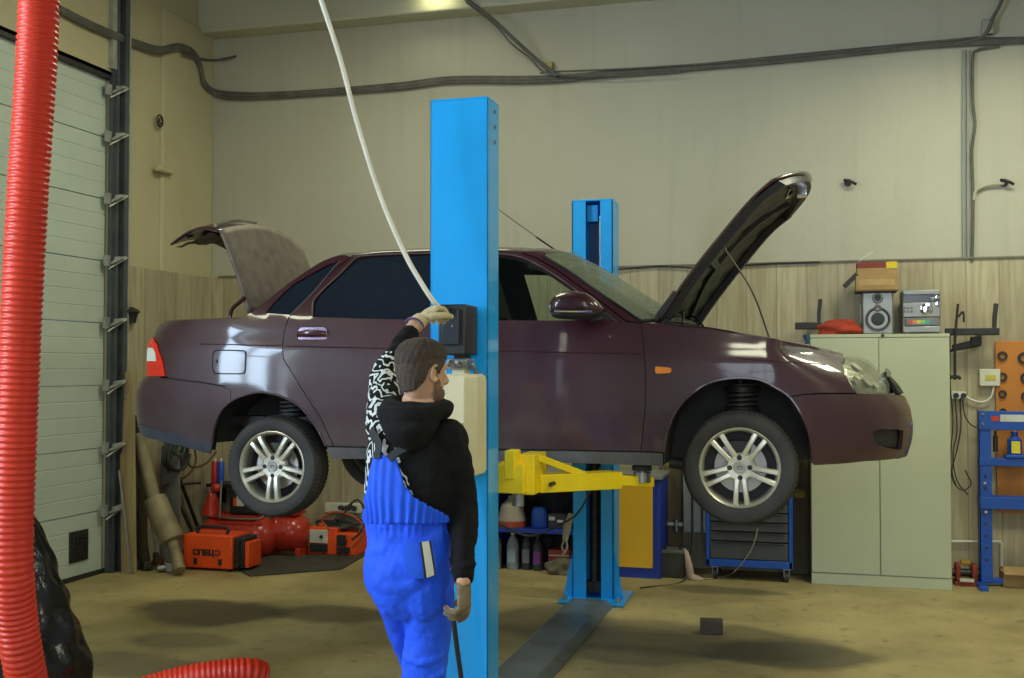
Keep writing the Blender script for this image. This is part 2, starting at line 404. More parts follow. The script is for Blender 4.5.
vp = MB().box((LX-.045, v0.y, v0.z), (.02, .22, .24)).box((LX-.035, v0.y, v0.z), (.02, .17, .19)); vp.build('door_vent', BLKPL, d1o, bevel=.005)
sv = MB()
for k in range(5): sv.box((LX-.022, v0.y, v0.z-.07+.035*k), (.012, .15, .008))
sv.build('vent_louvres', DARKMET, d1o)
# vertical steel track post and hinges
ST = mat('galvanised_dark', (.10, .115, .125), .45, .5, .25, 6); STL = mat('galvanised', (.42, .43, .40), .45, .5, .2, 10)
mb = MB().bb((LX-.02, DY1-.02, 0), (LX+.02, DY1+.13, CZ)).bb((LX+.02, DY1-.0, 0), (LX+.05, DY1+.02, CZ)).bb((LX+.02, DY1+.07, 0), (LX+.07, DY1+.09, CZ)).bb((LX+.05, DY1+.07, 0), (LX+.07, DY1+.13, CZ))
mb.build('door_track', ST, d1o)
MB().bb((LX+.0, DY1-.06, DZ+.05), (LX+.04, DY1-.0, CZ)).build('track_flange', STL, d1o)
mb = MB(); mb.bb((LX+.0, DY1+.125, 0), (LX+.075, DY1+.14, CZ)); mb.build('track_edge', STL, d1o)
for i in range(1, npan+1):
    z = i*hp if i < npan else DZ-.12
    h = MB().box((LX+.0, DY1-.05, z), (.02, .07, .09)).prism([(0, 0), (.10, .04), (.10, .06), (.07, .06), (0, .02)], (LX+.02, DY1-.03, z-.03), depth=.04).tube([(LX+.06, DY1-.03, z+.02), (LX+.08, DY1+.09, z+.035)], .012, sm=1)
    h.tube([(LX+.02, DY1-.06, z-.07), (LX+.10, DY1+.07, z+.03)], .008, sm=1)
    h.build('track_hinge', STL, d1o)
# ---------------------------------------------------------------- LIGHT
def area(name, loc, rot, sx, sy, power, col, spread=None):
    l = bpy.data.lights.new(name, 'AREA'); l.shape = 'RECTANGLE'; l.size = sx; l.size_y = sy; l.energy = power; l.color = col
    if spread: l.spread = spread
    o = bpy.data.objects.new(name, l); COL.objects.link(o); o.location = loc; o.rotation_euler = rot; return o
DAY = (.62, .80, 1.0); WARM = (.95, .97, .70)
area('daylight_side_window', (LX-.45, .95, 2.75), (PI/2, 0, -PI/2), 2.5, 2.5, 560, DAY)
area('daylight_front_window', (.65, FY-.4, 2.9), (PI/2, 0, 0), 3.0, 3.3, 170, (.75, .87, 1.))
LAMP = emit('lamp_tube', (1., .95, .7), 6)
HOUS = mat('lamp_housing', (.6, .6, .55), .4)
def fixture(x, y, z, lab, L=1.5, along='x', power=62):
    t = thing('ceiling_light', lab, 'ceiling light', (x, y, z), 0 if along == 'x' else PI/2, 'fluorescent ceiling lights')
    MB().box((0, 0, .05), (L, .62, .06)).build('lamp_housing', HOUS, t, bevel=.01)
    for q in (-.21, -.07, .07, .21): MB().cyl((-L/2+.04, q, 0), (L/2-.04, q, 0), .016, n=12).build('tube', LAMP, t)
    MB().cyl((-L*.35, 0, .07), (-L*.35, 0, CZ-z), .006).cyl((L*.35, 0, .07), (L*.35, 0, CZ-z), .006).each('hanger', DARKMET, t)
    area('tube_light', (x, y, z-.03), (0, 0, 0 if along == 'x' else PI/2), L, .6, power, WARM)
for i, (x, y, z) in enumerate(((-3.0, 6.9, 4.85), (1.5, 7.35, 4.28), (-4.7, 2.0, 5.0), (2.3, 3.6, 4.7), (.2, -.4, 4.7))):
    fixture(x, y, z, ['fluorescent fitting hung over the rear of the car', 'fluorescent fitting hung over the front of the car', 'fluorescent fitting hung near the garage door', 'fluorescent fitting hung in front of the cabinet side', 'fluorescent fitting hung behind the photographer'][i], power=[54, 70, 50, 80, 62][i])
# ================================================================ CAR
YC = 6.20; W = .84
AF = (aty(739.5, 468, 5.38)); AR = aty(271, 467, 5.38)          # wheel centres
paint = None
def paint_mat():
    m = bpy.data.materials.new('car_paint'); nt, b = nodes_of(m); N = nt.nodes; L = nt.links
    tc = N.new('ShaderNodeTexCoord'); sp = N.new('ShaderNodeSeparateXYZ'); L.new(tc.outputs['Object'], sp.inputs[0])
    n1 = N.new('ShaderNodeTexNoise'); n1.inputs['Scale'].default_value = 3.5; n1.inputs['Detail'].default_value = 7; L.new(tc.outputs['Object'], n1.inputs['Vector'])
    n2 = N.new('ShaderNodeTexNoise'); n2.inputs['Scale'].default_value = 90; n2.inputs['Detail'].default_value = 2; L.new(tc.outputs['Object'], n2.inputs['Vector'])
    # road dust: thick on the lower flanks, thin above
    mr = N.new('ShaderNodeMapRange'); mr.inputs['From Min'].default_value = .95; mr.inputs['From Max'].default_value = .30; L.new(sp.outputs['Z'], mr.inputs['Value'])
    mu = N.new('ShaderNodeMath'); mu.operation = 'MULTIPLY'; L.new(mr.outputs[0], mu.inputs[0])
    m2 = N.new('ShaderNodeMapRange'); m2.inputs['From Min'].default_value = .3; m2.inputs['From Max'].default_value = .7; m2.inputs['To Min'].default_value = .25; m2.inputs['To Max'].default_value = 1.; L.new(n1.outputs['Fac'], m2.inputs['Value'])
    L.new(m2.outputs[0], mu.inputs[1])
    sp2 = N.new('ShaderNodeMapRange'); sp2.inputs['From Min'].default_value = .66; sp2.inputs['From Max'].default_value = .74; sp2.inputs['To Max'].default_value = .35; L.new(n2.outputs['Fac'], sp2.inputs['Value'])
    ad = N.new('ShaderNodeMath'); ad.operation = 'MAXIMUM'; L.new(mu.outputs[0], ad.inputs[0]); L.new(sp2.outputs[0], ad.inputs[1])
    sc = N.new('ShaderNodeMath'); sc.operation = 'MULTIPLY'; sc.inputs[1].default_value = .75; L.new(ad.outputs[0], sc.inputs[0])
    xr_ = N.new('ShaderNodeMapRange'); xr_.inputs['From Min'].default_value = 1.0; xr_.inputs['From Max'].default_value = 1.6; xr_.inputs['To Min'].default_value = 1.; xr_.inputs['To Max'].default_value = .25; L.new(sp.outputs['X'], xr_.inputs['Value'])
    s2 = N.new('ShaderNodeMath'); s2.operation = 'MULTIPLY'; L.new(sc.outputs[0], s2.inputs[0]); L.new(xr_.outputs[0], s2.inputs[1]); sc = s2
    mx = N.new('ShaderNodeMix'); mx.data_type = 'RGBA'; mx.inputs[6].default_value = (.040, .0065, .013, 1); mx.inputs[7].default_value = (.105, .098, .112, 1)
    L.new(sc.outputs[0], mx.inputs[0]); L.new(mx.outputs[2], b.inputs['Base Color'])
    b.inputs['Metallic'].default_value = 0.; b.inputs['Roughness'].default_value = .42
    cr = N.new('ShaderNodeMapRange'); b.inputs['Specular IOR Level'].default_value = .3; cr.inputs['To Min'].default_value = .8; cr.inputs['To Max'].default_value = .25; L.new(sc.outputs[0], cr.inputs['Value'])
    L.new(cr.outputs[0], b.inputs['Coat Weight']); b.inputs['Coat Roughness'].default_value = .07
    return m
PAINT = paint_mat()
# ---- plan curve of one half, rear centre -> side -> front centre
xf, xr = .485, -3.865
plan = [(xr, .84), (xr+.01, .6), (xr+.035, .4), (xr+.085, .22), (xr+.18, .105), (xr+.36, .045), (xr+.66, .01), (-2.9, 0), (-2.2, 0), (-1.5, 0), (-.9, 0), (-.45, .002), (-.2, .012), (0, .045), (.14, .10), (.26, .20), (.355, .34), (.425, .5), (.468, .66), (xf, .84)]
pc = crm([(a, b, 0) for a, b in plan], 10)
pc = [(p.x, p.y) for p in pc]
uu = [0.]
for i in range(1, len(pc)): uu.append(uu[-1]+math.hypot(pc[i][0]-pc[i-1][0], pc[i][1]-pc[i-1][1]))
UL = uu[-1]; uu = np.array(uu); PX = np.array([p[0] for p in pc]); PD = np.array([p[1] for p in pc])
EFz = [1.12, 1.2, 1.28, 1.36, 1.44, 1.50, 1.56, 1.62, 1.70, 1.80, 1.95]; EFv = [-.07, -.03, -.006, 0, -.008, -.03, -.07, -.12, -.22, -.42, -.62]
ERz = [1.1, 1.2, 1.28, 1.38, 1.48, 1.56, 1.62, 1.75, 1.85, 1.93, 2.0]; ERv = [.10, .05, .015, 0, .005, .03, .06, .07, .09, .14, .30]
IZ = [1.05, 1.12, 1.20, 1.30, 1.42, 1.55, 1.66, 1.735, 1.765, 1.85, 1.91, 1.95, 2.05, 2.15, 2.25, 2.30, 2.36]
IV = [.10, .065, .035, .012, .001, .0, .004, .012, .024, .040, .058, .078, .130, .185, .245, .282, .36]
def sst(t): t = np.clip(t, 0, 1); return t*t*(3-2*t)
def Sv(u, z):
    u = np.asarray(u, float); z = np.asarray(z, float)
    um = np.where(u < 0, -u, u); 
    x = np.interp(u, uu, PX); d = np.interp(u, uu, PD)
    zt = z + .0256*(x+2) - .01
    ins = np.interp(zt, IZ, IV)
    ef = np.interp(z, EFz, EFv); er = np.interp(z, ERz, ERv)
    gf = sst((x+.25)/.5); gr = sst((-3.25-x)/.45)
    X = x + ef*gf + er*gr
    h = (W-d)*(1-ins/W)
    for A, R in ((AF, .365), (AR, .33)):
        r = np.sqrt((X-A.x)**2+(z-A.z)**2)
        h = h + .014*np.exp(-((r-R)/.045)**2)*np.where(d < .2, 1, 0)
    return np.stack([X, YC-h, z], -1)
for name_ in ('IZ',):
    _zz = np.linspace(IZ[0], IZ[-1], 200); _vv = np.interp(_zz, IZ, IV)
    k_ = np.ones(7)/7; _p = np.pad(_vv, 3, 'edge'); _vv = np.convolve(_p, k_, 'valid'); IZ, IV = _zz, _vv
REART = [(320.6, 168), (323, 161), (328, 157), (337, 152.5), (345, 148.2), (352, 147), (376, 145.6), (380, 141.5), (386, 138), (398, 136.3), (416, 137), (430, 140), (437, 145)]
FRONTT = [(350, 845), (355.6, 857.5), (361, 868.5), (372, 883), (377, 889), (385, 896.5), (396.5, 904), (404, 908.5), (412, 910.5), (427, 912.7), (440.6, 911.6), (455, 907), (460, 900)]
def fit_end(T, front):
    global EFz, EFv, ERz, ERv
    zs = [1.65 - (p-368)/(195. if front else 174.) for p, _ in T][::-1]; v = np.zeros(len(zs)); Tx = T[::-1]
    for it in range(14):
        if front: EFz, EFv = zs, v
        else: ERz, ERv = zs, v
        uu_ = np.linspace(UL*.72, UL, 140) if front else np.linspace(0, UL*.28, 140)
        for i in range(len(zs)):
            P = Sv(uu_, np.full(140, zs[i])); q = proj(P); k = q[:, 0].argmax() if front else q[:, 0].argmin()
            ty = q[k, 1]; tx = np.interp(ty, [p for p, _ in T], [x for _, x in T])
            v[i] += (tx-q[k, 0])/185.*.7
fit_end(REART, False); fit_end(FRONTT, True)
def S(u, z):
    e = 1e-3
    p = Sv([u, u+e, u-e, u, u], [z, z, z, z+e, z-e])
    a = Vector(p[1]-p[2]); b = Vector(p[3]-p[4]); n = a.cross(b)
    n = n.normalized() if n.length > 1e-12 else Vector((0, -1, 0))
    return Vector(p[0]), n
GU, GZ = np.meshgrid(np.arange(0, UL, .01), np.arange(1.08, 2.36, .01), indexing='ij')
GS = proj(Sv(GU, GZ))
HID = np.zeros(GU.shape, bool); HID[1:] = (GS[1:, :, 0]-GS[:-1, :, 0]) <= .05; HID[0] = True
def UZ(px, py):
    d = (GS[..., 0]-px)**2+(GS[..., 1]-py)**2 + HID*1e5
    i = np.unravel_index(np.argmin(d), d.shape); u, z = float(GU[i]), float(GZ[i])
    if d[i] > 2.5: return (u, z)
    u0, z0 = u, z
    for _ in range(3):
        q = proj(Sv([u, u+.002, u], [z, z, z+.002])); r = np.array([px, py])-q[0]
        J = np.stack([(q[1]-q[0])/.002, (q[2]-q[0])/.002], 1)
        if abs(np.linalg.det(J)) < 2500: break
        s = np.clip(np.linalg.solve(J, r), -.01, .01); u += s[0]; z += s[1]
    if np.sum((proj(Sv([u], [z]))[0]-[px, py])**2) > d[i]: u, z = u0, z0
    return (float(np.clip(u, 0, UL)), float(z))
def O(*pts): return [(UZ(p[0], p[1]) if len(p) == 2 else (p[1], p[2])) for p in pts]
car = thing('car', 'dark maroon four-door saloon car raised on the lift with bonnet and boot open', 'car', (-1.6, YC, .84))
def part(name, outline, m=PAINT, holes=(), both=True, gap=.0022, thick=.02, step=.04, off=0., parent=None, inner=True, label=None):
    parent = parent or car
    mb = panel_mesh(S, outline, holes, step, thick, off, gap)
    o = mb.build(name, m, parent, world=True, fix=False, smooth=50)
    if label: o['label'] = label
    if both: mirrored(mb, YC).build(name, m, parent, world=True, fix=False, smooth=50)
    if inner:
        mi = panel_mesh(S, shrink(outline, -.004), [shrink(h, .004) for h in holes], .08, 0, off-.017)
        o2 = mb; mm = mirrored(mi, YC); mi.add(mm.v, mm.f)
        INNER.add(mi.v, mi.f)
    return o
INNER = MB()
# shared edges (pixels in the photograph, read back onto the car's own flank surface)
doorR_rear = [(351, 257), (330, 274), (308, 297), (288.6, 317.6), (284, 333), (282.5, 347), (283.4, 358.6), (290.7, 371), (307, 397), (321.6, 419), (334, 446.4)]
doorF_front = [(641, 323.5), (643.3, 343), (645.6, 371), (645.6, 402), (643, 433), (640.7, 451.5)]
bsplit_x = 452
archR = [(325.5, 446), (319.6, 433), (309, 416.5), (297, 404), (282.4, 396.5), (270, 393.2), (258, 392), (244.5, 395), (231, 401), (220, 412), (213.5, 428), (211.5, 444)]
archF = [(663.6, 466), (663.6, 452), (665.5, 438), (670, 422.6), (676, 410), (684, 400), (693, 392.5), (703, 385.5), (714, 381), (726, 378.6), (739, 377.6), (755, 378.6), (766, 382), (775, 387), (790, 397)]
belt_sil = [(153.8, 337), (157, 328), (162, 323), (169, 320.6), (200, 319.4), (240, 318.4), (250, 313), (259, 306), (270, 297.5), (287.7, 283.5), (305, 271.5), (323, 260.5), (341, 254.6), (351, 257)]
quarter = O(*(belt_sil + doorR_rear[1:] + archR[:-3] + [(224.6, 386), (202.4, 382), (169, 378), (166, 376.6), (163.7, 361), (158.4, 344)]))
qglass = O((266.5, 312.8), (271.6, 305.5), (283, 293.5), (295, 283.5), (314, 272.5), (328, 265), (338, 262), (334, 267), (313, 291), (291, 314.5))
flap = O((215.5, 351), (213.5, 353), (212.6, 358), (213, 369), (214.5, 372.6), (217, 373.6), (241, 373.8), (244.2, 372.8), (245.4, 370), (246, 355), (245.4, 352), (243, 350.6), (219, 350.2))
part('rear_quarter_panel', quarter, holes=[qglass])
part('quarter_window', qglass, GLT, off=-.008, thick=0, inner=False)
def line_on(pts, r=.0035, off=.002, mb=None, n=6):   # bead along the flank
    mb = mb or MB(); U = [UZ(*p) if len(p) == 2 else p[1:] for p in pts]; P = [S(*q) for q in U]
    mb.tube([p+n_*off for p, n_ in P], r, n=n, sm=4); return mb
def both_bead(name, pts, r, m, off=.002, parent=None, closed=False):
    if closed: pts = pts+[pts[0]]
    mb = line_on(pts, r, off); 
    o = mb.build(name, m, parent or car, world=True)
    mirrored(mb, YC).build(name, m, parent or car, world=True); return o
fp = part('fuel_flap', flap, both=False, inner=False, off=.003, thick=.006, gap=.004)
mb = MB(); U = flap+[flap[0]]
mb.tube([S(*q)[0]+S(*q)[1]*.0005 for q in U], .0035, n=6, sm=2); mb.build('fuel_flap_seal', TRIMB, fp, world=True)
q = UZ(216, 361); p, n = S(*q); MB().cyl(p+n*.0, p+n*.008, .012, n=14).build('fuel_flap_lock', BLKPL, fp, world=True)
# rear door
doorR = O(*([(bsplit_x, 251.2), (400, 252.6), (370, 254.2)] + doorR_rear + [(390, 447.5), (bsplit_x, 448.6)]))
rwin = O((438, 254), (400, 254.8), (372, 256.2), (357.5, 258.6), (340, 275), (325, 289), (314.8, 301), (313.6, 317), (380, 318.6), (438, 319.6))
dr = part('rear_door', doorR, holes=[rwin])
part('rear_door_window', rwin, GLT, off=-.008, thick=0, inner=False)
both_bead('window_trim', [(438, 253.4), (400, 254.2), (372, 255.6), (356.5, 258), (339, 275), (324, 289), (313.6, 301), (312.6, 317)], .0035, ALLOYD, .003)
both_bead('quarter_window_trim', [(290.5, 315.6), (314, 292), (334, 268), (341, 261)], .0035, ALLOYD, .003)
# front door
doorF = O(*([(bsplit_x, 251.2), (500, 251.3), (519, 252.8), (534, 257), (556, 269.5), (581, 287.5), (603, 303.5), (626, 321.5)] + doorF_front + [(560, 450), (500, 449.4), (bsplit_x, 448.6)]))
fwin = O((468, 254.6), (499, 255), (515, 257), (530, 262.4), (552, 275), (575, 291), (576.7, 319.9), (520, 320), (468, 319.8))
part('front_door', doorF, holes=[fwin])
part('front_door_window', fwin, GLC, off=-.008, thick=0, inner=False)
both_bead('window_trim', [(468, 254), (499, 254.2), (516, 256), (531, 261.5), (553, 274), (575, 289.6), (600, 309), (617, 322)], .0035, ALLOYD, .003)
sail = O((577.5, 291.5), (600, 309), (616, 320.4), (577.5, 320))
part('mirror_sail_panel', sail, BLKPL, off=.002, thick=.006, inner=False)
# A pillar strip and roof side
apil = O((519, 251.6), (534, 252.6), (543, 256), (556, 263.5), (570, 272), (596, 290.5), (623, 308.5), (640, 320.5), (640.5, 323), (626.5, 321), (603.5, 303), (581.5, 287), (556.5, 269), (534.5, 256.4))
part('windscreen_pillar', apil, gap=.001, inner=False, step=.03)
# front fender
headl = O((844, 355.2), (843, 363), (846, 374), (853, 387.5), (858.5, 393), (874, 393.6), (889.5, 393.6), (888.4, 383), (881.8, 372), (868.5, 361), (857.5, 355.6))
fender = O(*([(643.5, 323), (664, 324), (682.5, 326.4), (707, 328), (728.5, 332), (748, 335), (769, 338), (799, 343.6), (813, 346), (830, 350), (843.5, 354.6), (842, 363), (845, 374), (852, 387.5), (857.5, 393.2), (822, 393.2), (802, 394.5), (791, 396.5)] + archF[::-1][1:-2] + [(664.4, 452.3)] + doorF_front[::-1]))
part('front_wing', fender)
# head lamp: deep reflector bowl behind a clear lens
hlm = mat('headlamp_reflector', (.40, .40, .34), .22, .95, .5, 22, .6, 50)
hl = part('headlamp', headl, hlm, off=-.012, thick=.03, inner=False, step=.02)
part('headlamp_lens', headl, glass('lens_glass', (.6, .65, .55), .12, .05, (.95, .96, .9)), off=.002, thick=.006, inner=False)
for px, py, r in ((857, 366, .03), (868, 380, .034), (856.5, 380, .022), (876, 384, .022)):
    p, n = S(*UZ(px, py)); mb = MB()
    u_, w_ = frame(n); lp = []
    for rr, dd in ((.35, -.011), (.8, -.008), (1, -.002), (1.06, -.002)):
        lp.append([p+n*dd+u_*(rr*r*math.cos(2*PI*k/18))+w_*(rr*r*math.sin(2*PI*k/18)) for k in range(18)])
    mb.ring(lp, cap=True); a = mb.build('reflector_bowl', mat('reflector', (.95, .95, .85), .15, .95, .03), hl, world=True, fix=False)
q = O((654.8, 367), (655, 372.6), (657, 374.2), (670, 373.6), (672, 371.4), (671.6, 368), (668, 367), (657, 366.2))
part('side_repeater', q, mat('amber_lens', (.9, .28, .02), .2, 0, .08), off=.008, thick=.012, inner=False, step=.015, label='amber side repeater')
# front bumper
zc_top = UZ(904, 397.5)[1]; uB = UZ(908, 420)[0]
bump = O(*([(791, 397.2), (802, 395.2), (822, 394.2), (857, 394.2), (890.6, 394.6), (902, 397), ('u', UL-.35, 1.503), ('u', UL, 1.50), ('u', UL, 1.20), ('u', UL-.4, 1.195), (895, 458.4), (864, 461), (835, 464), (813.4, 465), (812.5, 450), (810, 436), (802, 415)]))
fog = O((873, 431), (880, 429.5), (896, 429.6), (902.5, 431), (900, 449.5), (888, 448), (876, 443.5), (872.5, 437))
mb = panel_mesh(S, bump, [fog], .04, .02, .004, .001, mirror=YC, weldu=UL); mb.build('front_bumper', PAINT, car, world=True, fix=False, smooth=50)
mi = panel_mesh(S, shrink(bump, -.003), [], .08, 0, -.05, mirror=YC); INNER.add(mi.v, mi.f)
part('fog_lamp_recess', fog, BLKPL, off=-.02, thick=0, inner=False)
# grille between the lamps
ug = UZ(889, 385)[0]
gr = [(ug+.03, 1.515), (ug+.05, 1.56), (ug+.09, 1.60), (UL, 1.625), (UL, 1.515)]
mb = panel_mesh(S, gr, [], .03, .02, .01, 0, mirror=YC, weldu=UL); g_ = mb.build('grille', DARKP, car, world=True, fix=False)
for zz in (1.55,):
    mb = MB(); us = np.linspace(ug+.06, UL, 10); pts = [S(a, zz)[0]+S(a, zz)[1]*.008 for a in us]
    pts += [Vector((p.x, 2*YC-p.y, p.z)) for p in pts[::-1][1:]]; mb.tube(pts, .006, n=6, sm=2); mb.build('grille_bar', DARKMET, g_, world=True)
mb = MB(); us = np.linspace(ug+.08, UL, 10); pts = [S(a, 1.602+.023*i/9)[0]+S(a, 1.6)[1]*.02 for i, a in enumerate(us)]
pts += [Vector((p.x, 2*YC-p.y, p.z)) for p in pts[::-1][1:]]; mb.tube(pts, .011, n=8, sm=2); mb.build('grille_chrome_strip', CHROME, g_, world=True)
# rear bumper
rb = O(('u', 0, 1.60), ('u', .45, 1.60), (147, 377), (169, 378.8), (202.4, 382.8), (224.6, 386.8), (231, 391), (231, 401), (220, 412), (213.5, 428), (211.4, 444), (210.6, 452.7), (180, 443.6), (150, 436.6), (141.5, 431), ('u', .45, 1.27), ('u', 0, 1.26))
mb = panel_mesh(S, rb, [], .04, .02, .004, .001, mirror=YC, weldu=0.); mb.build('rear_bumper', PAINT, car, world=True, fix=False, smooth=50)
mi = panel_mesh(S, shrink(rb, -.003), [], .08, 0, -.04, mirror=YC); INNER.add(mi.v, mi.f)
valance = O(('u', .45, 1.30), (141.5, 424), (155, 428.5), (180, 435), (212.6, 444), (211, 453.4), (180, 444.6), (150, 437.6), (142, 433), ('u', .45, 1.25))
part('rear_bumper_skirt', valance, mat('bluish_plastic', (.05, .06, .085), .35, 0, .2), off=.009, thick=.012, inner=False, gap=0)
# tail lamp
RED = mat('red_lens', (.75, .03, .015), .18, 0, .1); WHT = mat('white_lens', (.75, .78, .75), .2, 0, .05)
tl = O((154, 336.6), (158, 344), (163.4, 361), (166, 376.4), (147.4, 376.4), (147.6, 360), (148.6, 348), (150.5, 340))
a = part('tail_lamp', tl, RED, off=.006, thick=.02, inner=False, step=.02)
tw = O((149.2, 347.5), (154, 347.6), (156.6, 353), (157.4, 361.6), (148, 361.6), (148.4, 354))
part('reversing_lamp', tw, WHT, off=.009, thick=.006, inner=False, step=.02, parent=a, both=False)
# tail lamps continue round the corner as red panels, boot rear panel between them
mb = panel_mesh(S, [(0, 1.603), (.42, 1.603), (.42, 1.9), (0, 1.9)], [], .06, .02, -.01, 0, mirror=YC); mb.build('rear_panel', PAINT, car, world=True, fix=False)
# sills
sl = O((326, 447), (334, 447.4), (390, 448.6), (bsplit_x, 449.7), (500, 450.4), (560, 451), (640, 452.3), (663, 453), (663, 467), (600, 464.6), (500, 461.6), (420, 460.4), (332.5, 459.6))
part('sill', sl, SILL, off=-.004, thick=.05, step=.05)
both_bead('crease', [(200, 344), (240, 344.8), (281, 345.8)], .0035, PAINT, 0)
both_bead('crease', [(286, 346), (370, 348), (448, 349.6)], .0035, PAINT, 0)
both_bead('crease', [(457, 350), (520, 351.4), (580, 352.6), (641, 354)], .0035, PAINT, 0)
both_bead('crease', [(736, 358), (760, 360), (790, 362), (826, 364.5)], .003, PAINT, 0)
both_bead('arch_lip', archR[:], .008, PAINT, -.004)
both_bead('arch_lip', archF[1:] + [(802, 415), (810, 436), (813, 463)], .008, PAINT, -.004)
# ---- roof
def edge3(pts, off=0): return [S(*UZ(*p))[0] for p in pts]
roofe = [(351, 256.4), (370, 253.8), (400, 252.2), (bsplit_x, 250.8), (500, 250.9), (519, 252), (534, 252.6), (543, 256)]
E = crm(edge3(roofe), 5)
def loft_across(E, crown, bulge=0., n=14, pw=2.):
    rows = []
    for i, p in enumerate(E):
        row = []; t_ = i/(len(E)-1)
        for k in range(n+1):
            s = -1+2*k/n; h = YC-p.y; cr = crown(t_) if callable(crown) else crown; bu = bulge(t_) if callable(bulge) else bulge
            row.append(Vector((p.x+bu*(1-s*s), YC+h*s, p.z+cr*(1-abs(s)**pw))))
        rows.append(row)
    return rows
def sheet(rows, name, m, parent=None, **k):
    mb = MB(); mb.ring(rows, closed=False, cap=False); return mb.build(name, m, parent or car, world=True, **k)
rows = loft_across(E, .062, lambda t: -.10*(1-t)**3+.05*t**4, pw=2.6)
roof = sheet(rows, 'roof_panel', PAINT)
sd = roof.modifiers.new('s', 'SOLIDIFY'); sd.thickness = .02; sd.offset = -1
WS = crm(edge3([(543, 256.4), (556, 264), (570, 272.4), (596, 291), (623, 309), (640, 321)]), 4)
wrows = loft_across(WS, lambda t: .06*(1-t)+.012, lambda t: .05+.13*t)
ws = sheet(wrows, 'windscreen', GLW)
CP = crm(edge3([(351, 257), (341, 255), (323, 261), (305, 272), (287.7, 284), (270, 298), (259, 306.4), (250, 313)]), 4)
sheet(loft_across(CP, lambda t: .06*(1-t)+.01, lambda t: -.10-.05*t), 'rear_window', GLT)
rows = []
for rr in wrows:   # dark band round the glass
    pass
mb = MB(); mb.tube([r_[0]+Vector((0, -.002, .004)) for r_ in wrows], .006, n=6, sm=1); mb.tube([r_[-1]+Vector((0, .002, .004)) for r_ in wrows], .006, n=6, sm=1)
mb.tube(wrows[-1], .012, n=6, sm=1); mb.build('windscreen_seal', TRIMB, car, world=True)
for k in (.28, .62):   # wipers resting on the lower glass
    a = Vector(wrows[-1][int(14*k)])+Vector((.05, 0, -.01)); b = Vector(wrows[-3][int(14*k)+3])+Vector((0, 0, .02))
    mb = MB(); mb.tube([a, (a+b)/2+Vector((.01, 0, .035)), b], .007, n=6); mb.tube([b+Vector((.012, -.25, 0)), b, b+Vector((-.012, .25, 0))], .006, n=6)
    mb.build('wiper', BLKPL, car, world=True)
# scuttle under the glass
a = wrows[-1]; b = [p+Vector((.16, 0, -.035)) for p in a]; sheet([a, [p+Vector((.05, 0, -.03)) for p in a], b, [p+Vector((.02, 0, -.12)) for p in b]], 'scuttle_panel', BLKPL)
# bonnet aperture rails, boot aperture rails
def rail(pts, name, w=.10, drop=.12):
    P = crm(edge3(pts), 4); mb = MB()
    for s in (1, -1):
        r0 = [Vector((p.x, YC-(YC-p.y-.004)*s, p.z)) for p in P]; r1 = [Vector((p.x, YC-(YC-p.y-.03)*s, p.z+.008)) for p in P]
        r2 = [Vector((p.x, YC-(YC-p.y-w)*s, p.z-.01)) for p in P]; r3 = [Vector((p.x, YC-(YC-p.y-w)*s, p.z-drop)) for p in P]
        mb.ring([r0, r1, r2, r3], closed=False, cap=False)
    return mb.each(name, PAINT, car, world=True)
rail([(645, 323.4), (664, 324.4), (707, 328.4), (748, 335.4), (799, 344), (843, 355)], 'bonnet_gutter')
rail([(156, 329), (162, 323.4), (169, 321), (200, 319.8), (240, 318.8)], 'boot_gutter')
mb = MB()   # slam panel and lamp brackets in front
mb.box((.05, YC, 1.60), (.14, 1.0, .03)); mb.box((.09, YC, 1.55), (.03, .98, .09))
mb.build('slam_panel', DARKP, car, world=True, bevel=.006)
# engine with covers, air filter hose, strut tops, battery
eng = MB().box((-.25, YC, 1.5), (.5, .7, .35)).box((-.25, YC+.02, 1.70), (.3, .5, .08)); eng.box((.1, YC, 1.42), (.06, .9, .4))
eng.tube([(-.05, YC-.3, 1.7), (-.1, YC-.42, 1.72), (-.25, YC-.45, 1.7)], .035); e_ = eng.build('engine', DARKMET, car, world=True, bevel=.01)
# floor pan, bulkheads, boot tub
mb = MB().bb((-2.45, YC-.70, 1.20), (-.75, YC+.70, 1.26)).bb((-.80, YC-.72, 1.2), (-.74, YC+.72, 1.86)).bb((-2.62, YC-.7, 1.3), (-2.5, YC+.7, 1.86)).bb((-3.72, YC-.66, 1.33), (-2.5, YC+.66, 1.38))
mb.bb((-.78, YC-.45, 1.28), (.22, YC+.45, 1.32)); mb.tube([(-.4, YC+.1, 1.2), (-1.5, YC+.12, 1.17), (-2.4, YC+.12, 1.17)], .03); mb.tube([(-2.4, YC+.3, 1.2), (-3.0, YC+.45, 1.24), (-3.6, YC+.45, 1.24)], .03)
mb.cyl((-3.5, YC+.45, 1.25), (-3.1, YC+.45, 1.25), .09)
mb.build('underbody', DARKP, car, world=True)
# interior
CLOTH = mat('seat_cloth', (.03, .03, .032), .9, 0, .2, 30, .1, 200)
for sx, w in ((-1.85, .1),):
    for yy in (YC-.36, YC+.36):
        m_ = MB().box((sx+.22, yy, 1.45), (.5, .48, .14)).box((sx-.03, yy, 1.72), (.13, .46, .5), M=Matrix.Rotation(-.25, 3, 'Y')).box((sx-.12, yy, 2.04), (.09, .24, .15))
        m_.build('front_seat', CLOTH, car, world=True, bevel=.04, seg=3)
MB().box((-2.3, YC, 1.45), (.5, 1.25, .16)).box((-2.52, YC, 1.74), (.14, 1.2, .5), M=Matrix.Rotation(-.3, 3, 'Y')).build('rear_seat', CLOTH, car, world=True, bevel=.04, seg=3)
MB().box((-.93, YC, 1.8), (.3, 1.3, .16)).box((-1.0, YC, 1.6), (.15, .3, .4)).build('dashboard', BLKPL, car, world=True, bevel=.03, seg=3)
